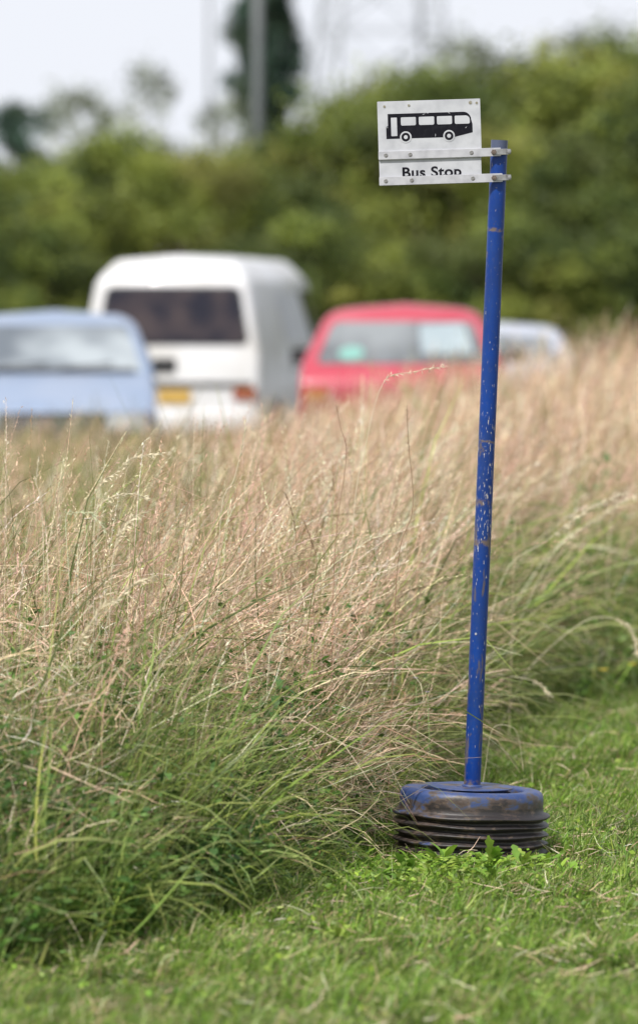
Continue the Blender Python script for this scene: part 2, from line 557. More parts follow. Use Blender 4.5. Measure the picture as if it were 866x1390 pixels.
# dry blades and hay --------------------------------------------------
acc = Acc()
for (dens, y0, y1, wsc, segs, mg) in ((1150, 13.4, 20, 1.15, 6, 1.0), (760, 20, 27, 1.5, 5, 1.3), (560, 27, 47, 2.6, 4, 1.8)):
    x, y = scatter(dens, y0, y1, mg)
    s = sfield(x, y); G = greenness(x, y)
    k = (s > 0) & (rng.random(len(x)) < (1.08 - G) * sstep(.0, .9, s) + .03)
    x, y = x[k], y[k]; n = len(x); H = canopy(x, y)
    tf = tufts(x, y, .26 if y1 < 28 else .5, 2)
    q_ = rng.random(n) < .22 + .9 * (tf[:, 5] > .35)
    x, y, H, tf = x[q_], y[q_], H[q_], tf[q_]; n = len(x)
    L = H * rng.uniform(.6, 1.35, n) * (.55 + .75 * tf[:, 4])
    root = np.stack([x, y, gz(x, y)], 1)
    az = lean_az(x, y, tf, .15, .55)
    p = curves(root, L, az, rng.uniform(0, .45, n), rng.uniform(.1, 1.0, n) + 1.5 * tf[:, 5] * rng.random(n), segs, .16, .35, kink=.3)
    col = pick(STRAWS, n, .14) * (.62 + .66 * tf[:, 3])[:, None]
    br = rng.random(n) < .08; col[br] = pick(BROWNS, br.sum())
    ribbons(acc, p, rng.uniform(.0020, .0042, n) * (1 + .9 * (rng.random(n) < .18)) * wsc, col, tip=.2)
# fallen straw lying in and on the mass
for (dens, y0, y1, wsc) in ((2600, 13.8, 20.5, 1.0), (900, 20.5, 28, 1.5)):
    x, y = scatter(dens, y0, y1, .9)
    s = sfield(x, y)
    hay = .45 + 1.3 * np.exp(-((x + .0) / .34) ** 2 - ((y - 17.6) / 1.0) ** 2) + .3 * wav(x, y, 2.3, 5.0)
    k = (s > .15) & (rng.random(len(x)) < hay * sstep(.1, .7, s))
    x, y = x[k], y[k]; n = len(x); H = canopy(x, y)
    root = np.stack([x, y, gz(x, y) + H * rng.uniform(.15, .95, n)], 1)
    p = curves(root, rng.uniform(.10, .38, n), rng.uniform(0, 6.28, n), rng.uniform(.8, 1.75, n), rng.uniform(-.6, .9, n), 5, .16, .35, kink=.3)
    col = pick(STRAWS, n, .16)
    ribbons(acc, p, rng.uniform(.002, .0045, n) * wsc, col, tip=.3)
o = link('dry_meadow_grass', acc.mesh('dry_meadow_grass'), STRAW)
tag(o, 'long straw coloured dry grass bent and matted across the meadow', 'long grass', kind='stuff')

# flowering stems with seed heads ------------------------------------
acc = Acc()
for (dens, y0, y1, wsc, mg) in ((170, 14.5, 20, 1.0, .9), (120, 20, 28, 1.4, 1.2), (90, 28, 46, 2.2, 1.8)):
    x, y = scatter(dens, y0, y1, mg)
    s = sfield(x, y); G = greenness(x, y)
    k = (s > .35) & (rng.random(len(x)) < sstep(.3, 1.6, s))
    k &= rng.random(len(x)) < 1.15 - .75 * G
    x, y = x[k], y[k]; n = len(x); H = canopy(x, y)
    L = H * rng.uniform(1.1, 1.6, n)
    root = np.stack([x, y, gz(x, y)], 1)
    p = curves(root, L, rng.normal(.1, .9, n), rng.uniform(0, .3, n), rng.uniform(.1, 1.3, n), 9, .05, .1, power=2.2)
    kind = rng.random(n)
    col = pick(STRAWS, n, .1)
    dk = kind < .34
    col[dk] = pick([(.46, .28, .20), (.56, .36, .27), (.36, .22, .15)], dk.sum())
    ribbons(acc, p, rng.uniform(.0018, .0030, n) * wsc, col, tip=.5)
    K = 26
    tt = np.linspace(.80, 1.0, K)
    idx = tt * 9; i0 = np.minimum(idx.astype(int), 8); fr = idx - i0
    q = p[:, i0] * (1 - fr)[None, :, None] + p[:, i0 + 1] * fr[None, :, None]
    tg = p[:, i0 + 1] - p[:, i0]
    tg /= np.linalg.norm(tg, axis=-1, keepdims=True) + 1e-9
    spread = np.where(dk, 1.1, .42)[:, None, None]
    d = tg + rng.normal(0, 1, tg.shape) * spread
    q = q + rng.normal(0, 1, q.shape) * np.where(dk, .020, .002)[:, None, None]
    cc = np.repeat((col * 1.12)[:, None, :], K, 1) * rng.normal(1, .1, (n, K, 1))
    ln = np.where(dk, .005, .013)[:, None] * rng.uniform(.7, 1.3, (n, K)) * (wsc ** .5)
    slivers(acc, q.reshape(-1, 3), d.reshape(-1, 3), ln.ravel(), (ln * np.where(dk, .7, .22)[:, None]).ravel() * wsc ** .5, cc.reshape(-1, 3))
o = link('seeding_grass', acc.mesh('seeding_grass'), STRAW)
tag(o, 'thin pale flowering grass stems with seed heads rising above the meadow', 'long grass', kind='stuff')

# leafy weeds mixed into the foot of the long grass --------------------
acc = Acc()
x, y = scatter(420, 13.6, 26, .8)
s = sfield(x, y)
k = (s > .0) & (s < 3.0) & (rng.random(len(x)) < .15 + .8 * (wav(x, y, 2.6, 1.4) > -.05) * (1 - .8 * np.exp(-((x - .02) / .26) ** 2 - ((y - 17.5) / .9) ** 2)))
x, y = x[k], y[k]; n = len(x)
H = canopy(x, y) * rng.uniform(.5, .98, n)
root = np.stack([x, y, gz(x, y)], 1)
p = curves(root, H, rng.uniform(0, 6.28, n), rng.uniform(0, .3, n), rng.uniform(0, .6, n), 6, .06, .1)
ribbons(acc, p, rng.uniform(.002, .004, n), pick(GREENS, n), tip=.4)
for kk in range(1, 7):
    for rep in range(5):
        a = rng.uniform(0, 6.28, n)
        d = np.stack([np.cos(a), np.sin(a), rng.uniform(-.5, .5, n)], 1)
        slivers(acc, p[:, kk], d, rng.uniform(.018, .045, n), rng.uniform(.008, .018, n), pick([(.07, .15, .03), (.11, .21, .04), (.17, .28, .06)], n, .2))
# leafy clumps lifted to the surface of the long grass on the left
for _ in range(95):
    cx_ = rng.uniform(-1.15, .12); cy_ = float(np.interp(cx_, EX, EY)) + rng.uniform(.1, 1.9) * rng.random() ** .5
    hc_ = float(canopy(np.array([cx_]), np.array([cy_]))[0]); m_ = int(rng.integers(50, 150)); rr_ = rng.uniform(.05, .12)
    q_ = rng.normal(0, 1, (m_, 3)) * np.array([rr_, rr_, rr_ * 1.1]) * .6
    pos_ = np.array([cx_, cy_, float(gz(cx_, cy_)) + hc_ * rng.uniform(.35, .85)]) + q_
    pos_[:, 2] = np.maximum(pos_[:, 2], .03)
    base_ = np.array([(.06, .13, .03), (.09, .18, .035), (.13, .23, .05)])[rng.integers(3)]
    d_ = rng.normal(0, 1, (m_, 3)); d_[:, 2] *= .45
    slivers(acc, pos_, d_, rng.uniform(.018, .042, m_), rng.uniform(.009, .018, m_), base_[None] * rng.normal(1, .2, (m_, 1)).clip(.5, 1.6))
o = link('leafy_undergrowth', acc.mesh('leafy_undergrowth'), LEAF)
tag(o, 'small leafed green weeds mixed through the foot of the long grass', 'undergrowth', kind='stuff')
#__PART2__

# ------------------------------------------------------------------ the bus stop
def blue_paint():
    m = principled('chipped blue paint', (.004, .04, .26), .42, 0, .35, .0)
    n = m.node_tree; b = n.nodes['Principled BSDF']; L = n.links
    t = n.nodes.new('ShaderNodeTexCoord')
    def noise(scale, st, detail=5, rough=.6):
        mp = n.nodes.new('ShaderNodeMapping'); mp.inputs['Scale'].default_value = st
        z = n.nodes.new('ShaderNodeTexNoise'); z.inputs['Scale'].default_value = scale; z.inputs['Detail'].default_value = detail
        z.inputs['Roughness'].default_value = rough
        L.new(t.outputs['Object'], mp.inputs['Vector']); L.new(mp.outputs['Vector'], z.inputs['Vector'])
        return z.outputs['Fac']
    def math_(op, a, b_=None, c=None):
        x = n.nodes.new('ShaderNodeMath'); x.operation = op; x.use_clamp = False
        for i, v in enumerate((a, b_, c)):
            if v is None: continue
            if isinstance(v, (int, float)): x.inputs[i].default_value = v
            else: L.new(v, x.inputs[i])
        return x.outputs[0]
    def rng_(v, a, b_, c, d):
        x = n.nodes.new('ShaderNodeMapRange'); x.clamp = True
        L.new(v, x.inputs['Value'])
        for nm, q in zip(('From Min', 'From Max', 'To Min', 'To Max'), (a, b_, c, d)): x.inputs[nm].default_value = q
        return x.outputs['Result']
    def mix(f, c1, c2):
        x = n.nodes.new('ShaderNodeMixRGB')
        L.new(f, x.inputs['Fac'])
        for i, v in (('Color1', c1), ('Color2', c2)):
            if isinstance(v, tuple): x.inputs[i].default_value = (*v, 1)
            else: L.new(v, x.inputs[i])
        return x.outputs['Color']
    sp = n.nodes.new('ShaderNodeSeparateXYZ'); L.new(t.outputs['Object'], sp.inputs[0])
    zc = sp.outputs['Z']
    c = mix(rng_(noise(6, (1, 1, 1)), .35, .7, 0, 1), (.002, .032, .20), (.004, .052, .29))
    # fine grime
    c = mix(rng_(noise(160, (1, 1, .5)), .55, .72, 0, .4), c, (.06, .08, .15))
    c = mix(rng_(noise(14, (1, 1, .35)), .40, .70, 0, .45), c, (.025, .045, .10))
    # bare flecks strung out along the tube, many between 0.9 and 1.35 m
    band = math_('MULTIPLY', rng_(zc, .78, .95, 0, 1), rng_(zc, 1.22, 1.45, 1, 0))
    thr = rng_(band, 0, 1, .665, .60)
    fl = math_('SUBTRACT', noise(210, (1, 1, .22), 3, .7), thr)
    c = mix(rng_(fl, 0, .02, 0, .9), c, (.50, .46, .40))
    # rust and dirt blotches
    r2 = math_('SUBTRACT', noise(26, (1, 1, .5), 6, .7), .63)
    c = mix(rng_(r2, 0, .04, 0, .75), c, (.13, .10, .085))
    low = math_('MULTIPLY', rng_(zc, .2, 1.2, .13, -.01), 1.0)
    r3 = math_('SUBTRACT', math_('ADD', noise(34, (1, 1, .18), 5, .6), low), .64)
    c = mix(rng_(r3, 0, .05, 0, .8), c, (.12, .10, .09))
    for zz, hh in ((1.05, .012), (.93, .012), (1.23, .006), (1.855, .008), (.215, .018)):
        d = math_('ABSOLUTE', math_('SUBTRACT', math_('ADD', zc, math_('MULTIPLY', noise(50, (1, 1, 1)), .012)), zz + .006))
        c = mix(math_('MULTIPLY', rng_(d, hh * .4, hh, 1, 0), rng_(noise(70, (1, 1, 1)), .42, .56, 0, .9)), c, (.16, .12, .09))
    top = rng_(zc, 2.085, 2.095, 0, .85)
    c = mix(top, c, (.10, .115, .16))
    L.new(c, b.inputs['Base Color'])
    L.new(rng_(fl, 0, .02, .36, .7), b.inputs['Roughness'])
    return m

def drum_paint():
    m = principled('rusty drum', (.1, .08, .07), .5)
    n = m.node_tree; b = n.nodes['Principled BSDF']; L = n.links
    t = n.nodes.new('ShaderNodeTexCoord')
    def noise(scale, st=(1, 1, 1), detail=6):
        mp = n.nodes.new('ShaderNodeMapping'); mp.inputs['Scale'].default_value = st
        z = n.nodes.new('ShaderNodeTexNoise'); z.inputs['Scale'].default_value = scale; z.inputs['Detail'].default_value = detail
        z.inputs['Roughness'].default_value = .65
        L.new(t.outputs['Object'], mp.inputs['Vector']); L.new(mp.outputs['Vector'], z.inputs['Vector'])
        return z.outputs['Fac']
    sp = n.nodes.new('ShaderNodeSeparateXYZ'); L.new(t.outputs['Object'], sp.inputs[0])
    mr = n.nodes.new('ShaderNodeMapRange'); L.new(sp.outputs['Z'], mr.inputs['Value'])
    for nm, q in zip(('From Min', 'From Max', 'To Min', 'To Max'), (.125, .195, -.14, .085)): mr.inputs[nm].default_value = q
    ad = n.nodes.new('ShaderNodeMath'); ad.operation = 'ADD'
    L.new(mr.outputs['Result'], ad.inputs[0]); L.new(noise(9, (1, 1, 2.2)), ad.inputs[1])
    rp = n.nodes.new('ShaderNodeValToRGB'); L.new(ad.outputs[0], rp.inputs['Fac'])
    e = rp.color_ramp.elements
    e[0].position = .40; e[0].color = (.030, .025, .025, 1)
    e[1].position = .62; e[1].color = (.030, .060, .18, 1)
    for ps, cc in ((.47, (.085, .060, .048, 1)), (.515, (.065, .070, .10, 1)), (.55, (.05, .075, .19, 1))):
        q = e.new(ps); q.color = cc
    m2 = n.nodes.new('ShaderNodeMixRGB'); m2.inputs['Color2'].default_value = (.27, .19, .13, 1)
    r2 = n.nodes.new('ShaderNodeMapRange'); L.new(noise(28, (1, 1, 1.6)), r2.inputs['Value'])
    for nm, q in zip(('From Min', 'From Max', 'To Min', 'To Max'), (.57, .72, 0, .55)): r2.inputs[nm].default_value = q
    L.new(r2.outputs['Result'], m2.inputs['Fac']); L.new(rp.outputs['Color'], m2.inputs['Color1'])
    L.new(m2.outputs['Color'], b.inputs['Base Color'])
    bp = n.nodes.new('ShaderNodeBump'); bp.inputs['Strength'].default_value = .25; bp.inputs['Distance'].default_value = .004
    L.new(noise(60), bp.inputs['Height']); L.new(bp.outputs['Normal'], b.inputs['Normal'])
    b.inputs['Roughness'].default_value = .48
    b.inputs['Specular IOR Level'].default_value = .5
    return m

white_sign = noisy('weathered white sign paint', (.56, .57, .60), (.42, .43, .46), 22, .5, .42, .78, detail=9, spec=.3)
alu = noisy('dull aluminium strip', (.56, .56, .59), (.40, .40, .43), 30, .5, .4, .75, metal=.2, detail=8)
steel = noisy('galvanised steel', (.42, .42, .42), (.25, .24, .23), 60, .4, .4, .7, metal=.7)
ink = noisy('black sign ink', (.008, .008, .013), (.02, .02, .026), 60, .7, .5, .8, spec=.15)
rivetm = noisy('aged rivet', (.30, .30, .30), (.17, .16, .15), 160, .6, .4, .6, metal=.2)

TILT = R(2.36)
root = empty('bus_stop', (.4435, 17.5, .0), (0, TILT, 0))
tag(root, 'bus stop sign on leaning scratched blue post in rusty ribbed drum base', 'bus stop')

# base drum: ribbed wheel-like drum standing on the turf
prof = [(.200, -.02), (.214, -.01)]
for zc in (.022, .049, .076, .103):
    prof += [(.212, zc - .0125), (.2135, zc - .0085), (.226, zc - .0045), (.2305, zc - .001), (.2305, zc + .0015), (.227, zc + .0045), (.2135, zc + .009)]
prof += [(.213, .1165), (.2145, .1205), (.229, .1245), (.2335, .128), (.2335, .131), (.230, .1345), (.217, .1385), (.2135, .143), (.2125, .155), (.2125, .175), (.211, .187),
         (.207, .196), (.200, .2015), (.191, .204), (.176, .2045), (.170, .203), (.158, .2025), (.152, .2005), (.150, .196), (.150, .13), (.02, .128)]
bm = bmesh.new(); lathe(bm, prof, 128)
for v in bm.verts:
    a_ = math.atan2(v.co.y, v.co.x)
    f_ = 1 + .004 * math.sin(3 * a_ + 1) + .003 * math.sin(7 * a_ + v.co.z * 30) - .012 * math.exp(-((a_ + 1.1) / .16) ** 2 - ((v.co.z - .09) / .05) ** 2) - .009 * math.exp(-((a_ + 2.2) / .12) ** 2 - ((v.co.z - .14) / .03) ** 2)
    v.co.x *= f_; v.co.y *= f_
    v.co.z += .0016 * math.sin(5 * a_ + v.co.z * 60) * (v.co.z < .14)
drum = obj('drum_base', bm, drum_paint(), root, smooth=True)
bm = bmesh.new(); lathe(bm, [(.001, .2045), (.122, .2045), (.124, .2055), (.124, .2075), (.122, .2085), (.04, .2095), (.001, .2095)], 96)
tp = obj('top_plate', bm, drum.data.materials[0], drum, smooth=True)
tp.location = (.0, .022, .0)
tp.rotation_euler = (R(1.2), R(-.5), 0)
bm = bmesh.new(); tube(bm, [(0, 0, .130), (0, 0, .209)], [.05, .05], 24)
obj('hub', bm, drum.data.materials[0], drum, smooth=False)

# post
bm = bmesh.new()
seg, r0 = 40, .0247
zs = [.205] + list(np.linspace(.23, 2.10, 48)) + [2.119]
rings = []
for z in zs:
    rr = r0 + .0002 * math.sin(z * 9)
    rings.append([bm.verts.new((rr * math.cos(2 * math.pi * k / seg), rr * math.sin(2 * math.pi * k / seg), z)) for k in range(seg)])
inner = [[bm.verts.new((.0215 * math.cos(2 * math.pi * k / seg), .0215 * math.sin(2 * math.pi * k / seg), z)) for k in range(seg)] for z in (2.119, 1.95)]
rings += inner
for a, b in zip(rings, rings[1:]):
    for k in range(seg):
        bm.faces.new((a[k], a[(k + 1) % seg], b[(k + 1) % seg], b[k]))
bm.faces.new(inner[-1]); bm.faces.new(rings[0][::-1])
post = obj('post', bm, blue_paint(), root, smooth=True)
post.modifiers.new('es', 'EDGE_SPLIT').split_angle = R(50)
bm = bmesh.new(); lathe(bm, [(.0248, .208), (.031, .2085), (.030, .2115), (.0248, .215)], 32)
obj('weld_collar', bm, drum.data.materials[0], post, smooth=True)

# the two plates, in their own frame: x along the strips, z up
U = 1 / (4.33 * 460)
rootM = Matrix.Translation(root.location) @ Matrix.Rotation(TILT, 4, 'Y')
sc_w = P(583, 193, 17.5 - .034)
sloc = rootM.inverted() @ sc_w
srot = (0, -(TILT + R(1.8)), 0)
def signpart(name, bm, mats, parent=None, smooth=False, bevel=0.0):
    o = obj(name, bm, mats, parent or root, smooth, bevel, 2)
    if parent is None:
        o.location = sloc; o.rotation_euler = srot
    return o
def S(pts): return [(a * U, b * U) for a, b in pts]

bm = bmesh.new(); slab(bm, S(rrect(-300, 302, -99, 246, 3, 3)), .0, .0022)
panel = signpart('sign_panel', bm, white_sign, bevel=.0003)
bm = bmesh.new(); slab(bm, S(rrect(-299, 298, -246, -80, 3, 3)), .0035, .0055)
tpanel = signpart('lettered_panel', bm, white_sign, bevel=.0003)

# bus pictogram: black body, openings and wheels as thin layers of paint
bm = bmesh.new()
body = [(-252, 26), (-252, 96), (-241, 102), (-241, 172)]
body += [(200 + 46 * math.sin(R(a)), 126 + 46 * math.cos(R(a))) for a in (0, 15, 30, 45, 60, 75, 90)]
body += [(253, 100), (253, 50), (150, 27), (114, 26)]
slab(bm, S(body), -.0003, -.00005, 0)
for (u0, u1, v0, v1, rs) in ((-223, -188, 42, 150, (3, 3, 3, 3)), (-165, -77, 102, 150, (9, 9, 5, 5)), (-60, 30, 102, 150, (9, 9, 5, 5)),
                             (46, 134, 102, 150, (9, 9, 5, 5)), (150, 238, 102, 150, (9, 9, 24, 5))):
    slab(bm, S(rrect(u0, u1, v0, v1, 4, 5, rs)), -.0006, -.00035, 1)
for cu in (-139, 114):
    cv = 34
    slab(bm, S(disc(cu, cv, 34)), -.0009, -.00062, 1)
    slab(bm, S(disc(cu, cv, 25.5)), -.0012, -.00092, 0)
    slab(bm, S(disc(cu, cv, 11.5)), -.0015, -.00122, 1)
# chips in the paint
for cu, cv, a, l in ((-30, 165, .4, 10), (118, 168, -.5, 9), (-247, 92, .3, 9), (35, 40, 1.5, 12), (215, 80, .8, 8), (-6, 171, .1, 7)):
    ca, sa = math.cos(a), math.sin(a)
    slab(bm, S([(cu - ca * l, cv - sa * l), (cu + sa * 1.6, cv - ca * 1.6), (cu + ca * l, cv + sa * l), (cu - sa * 1.6, cv + ca * 1.6)]), -.00062, -.0004, 1)
o = obj('bus_pictogram', bm, [ink, white_sign], panel)
# marks: old fixing holes
for i, (zx, zy) in enumerate(((95, 108), (238, 101), (597, 84), (634, 86))):
    dx, dy = zx - 360, 316 - zy
    bm = bmesh.new(); slab(bm, S(disc(dx + dy * .0314, dy - dx * .0314, 7.5 if i != 2 else 10, 16)), -.0010, -.0001)
    obj('screw', bm, noisy('tarnished screw', (.22, .20, .13), (.36, .34, .28), 300, .6), panel)

# lettering
fc = bpy.data.curves.new('lettering', 'FONT')
fc.body = 'Bus Stop'
fc.size = 1.0
fc.space_character = 1.06
fc.offset = .026
fc.extrude = .0
fo = bpy.data.objects.new('lettering_src', fc)
COL.objects.link(fo)
bpy.context.view_layer.update()
dg = bpy.context.evaluated_depsgraph_get()
me = bpy.data.meshes.new_from_object(fo.evaluated_get(dg))
bpy.data.objects.remove(fo)
co = np.empty(len(me.vertices) * 3); me.vertices.foreach_get('co', co); co = co.reshape(-1, 3)
x0, x1 = co[:, 0].min(), co[:, 0].max()
sx = 345 * U / (x1 - x0)
# height of the capital B
bcap = co[co[:, 0] < x0 + .2][:, 1].max()
sy = 59 * U / bcap
for v in me.vertices:
    v.co = Vector(((v.co.x - x0) * sx + -165 * U, .0030, v.co.y * sy - 201 * U))
bm = bmesh.new(); bm.from_mesh(me); bmesh.ops.solidify(bm, geom=bm.faces[:], thickness=.0003)
obj('lettering', bm, ink, tpanel)

# the two strips that hold the plates to the post
for i, (v0, v1, ue, rivs) in enumerate(((-94, -45, 414, ((104, 396), (246, 390), (604, 379))), (-245, -195, 419, ((104, 545), (256, 545), (613, 530))))):
    bm = bmesh.new(); slab(bm, S(rrect(-302, ue, v0, v1, 3, 3)), -.0035, -.0004)
    st = signpart('bracket_strip', bm, alu, bevel=.0006)
    for (zx, zy) in rivs:
        dx, dy = zx - 360, 316 - zy
        bm = bmesh.new()
        lathe(bm, [(.0062, 0), (.0059, .0008), (.0040, .0012), (.0030, .0007), (.0001, .0006)], 20)
        rv = obj('rivet', bm, rivetm, st, smooth=True)
        rv.rotation_euler = (R(90), 0, 0)
        rv.location = ((dx + dy * .0314) * U, -.0035, (v0 + v1) / 2 * U)
    # clamp band round the post, with a bolt in front and one at the side
    vc = (v0 + v1) / 2 * U
    pc = (406 if i == 0 else 403) * U
    bm = bmesh.new()
    hw = .0085
    for (ra, rb) in ((.0252, .0272),):
        n0 = 36
        A = [R(-150 + 240 * k / n0) for k in range(n0 + 1)]
        ring = []
        for a in A:
            c_, s_ = math.cos(a), math.sin(a)
            ring.append([bm.verts.new((pc + ra * c_, .034 + ra * s_, vc - hw)), bm.verts.new((pc + rb * c_, .034 + rb * s_, vc - hw)),
                         bm.verts.new((pc + rb * c_, .034 + rb * s_, vc + hw)), bm.verts.new((pc + ra * c_, .034 + ra * s_, vc + hw))])
        for q, r_ in zip(ring, ring[1:]):
            for k in range(4):
                bm.faces.new((q[k], q[(k + 1) % 4], r_[(k + 1) % 4], r_[k]))
        bm.faces.new(ring[0]); bm.faces.new(ring[-1][::-1])
    # ears at the right-hand side where the band is pinched
    box(bm, pc + .020, pc + .0335, .0040, .0062, vc - hw * .9, vc + hw * .9)
    box(bm, pc + .020, pc + .0335, -.0035, -.0013, vc - hw * .9, vc + hw * .9)
    box(bm, pc - .014, pc + .020, -.0060, -.0036, vc - hw, vc + hw)
    cl = signpart('clamp', bm, steel, bevel=.0004)
    for bx_, rr in ((-.0165, .0068), (.0285, .0050)):
        bm = bmesh.new(); lathe(bm, [(.0001, -.002), (rr * 1.25, -.002), (rr * 1.25, .0004), (rr, .0005), (rr, .0052), (.0001, .0056)], 6)
        b_ = obj('bolt', bm, steel if bx_ > 0 else noisy('rusty bolt', (.12, .09, .075), (.25, .2, .17), 200, .6, metal=.3), cl)
        b_.rotation_euler = (R(90), 0, 0)
        b_.location = (pc + bx_, -.0062 if bx_ < 0 else -.004, vc)
    bm = bmesh.new(); tube(bm, [(pc + .0285, -.006, vc), (pc + .0285, .011, vc)], [.0022, .0022], 10)
    obj('bolt', bm, steel, cl)

# small maker's disc on the lower post
bm = bmesh.new(); lathe(bm, [(.0032, 0), (.0032, .0008), (.0018, .0010), (.0016, .0002)], 16)
o = obj('washer', bm, principled('pale washer', (.6, .6, .6), .5), post)
o.rotation_euler = (R(90), 0, R(-18)); o.location = (-.0086, -.0239, .662)

# ------------------------------------------------------------------ vehicles
glass = principled('car glass', (.03, .035, .04), .06, 0, .9)
sky_dust_glass = noisy('windscreen glass with painted sky reflection and dust', (.40, .44, .46), (.13, .15, .17), 1.6, .2, .4, .62, detail=2, spec=1.0, coat=.6)  # sky reflection and see-through painted into the pale mottling, with some dust
vanglass = noisy('dark tinted window', (.010, .009, .020), (.07, .05, .05), 2.6, .1, .45, .7)
rubber = noisy('tyre rubber', (.02, .02, .02), (.04, .04, .038), 20, .85)
blackp = noisy('black trim plastic', (.02, .02, .022), (.045, .045, .045), 14, .6)
chrome = principled('dull chrome', (.6, .6, .6), .25, .9)
lampg = principled('lamp glass', (.55, .58, .6), .15, .2, .8)
redl = principled('red lamp lens', (.26, .035, .02), .3)
ambl = principled('amber lamp lens', (.45, .17, .04), .3)
yplate = principled('yellow number plate', (.58, .37, .09), .5)
wplate = principled('white number plate', (.7, .7, .68), .5)

def panel_on(bm, c, u0, u1, v0, v1, off=.008, thick=.02, r=.03, n=4, mat=0):
    """a rounded pane lying on the flat face with corners c = bottom left, bottom right, top right, top left"""
    bl, br, tr, tl = [Vector(q) for q in c]
    nrm = (br - bl).cross(tl - bl).normalized()
    wd = ((br - bl).length + (tr - tl).length) / 2
    ht = ((tl - bl).length + (tr - br).length) / 2
    ru, rv_ = min(r / wd, (u1 - u0) * .45), min(r / ht, (v1 - v0) * .45)
    pts = []
    for (cx, cy, a0) in ((u0, v0, 180), (u1, v0, 270), (u1, v1, 0), (u0, v1, 90)):
        ox = cx + ru if cx == u0 else cx - ru
        oy = cy + rv_ if cy == v0 else cy - rv_
        for k in range(n + 1):
            a = R(a0 + 90 * k / n)
            pts.append((ox + ru * math.cos(a), oy + rv_ * math.sin(a)))
    def at(u, v): return (bl * (1 - u) + br * u) * (1 - v) + (tl * (1 - u) + tr * u) * v
    A = [bm.verts.new(at(u, v) + nrm * off) for u, v in pts]
    B = [bm.verts.new(at(u, v) + nrm * (off - thick)) for u, v in pts]
    fs = [bm.faces.new(A), bm.faces.new(B[::-1])]
    for i in range(len(pts)):
        fs.append(bm.faces.new((A[i], B[i], B[(i + 1) % len(pts)], A[(i + 1) % len(pts)])))
    for f in fs: f.material_index = mat

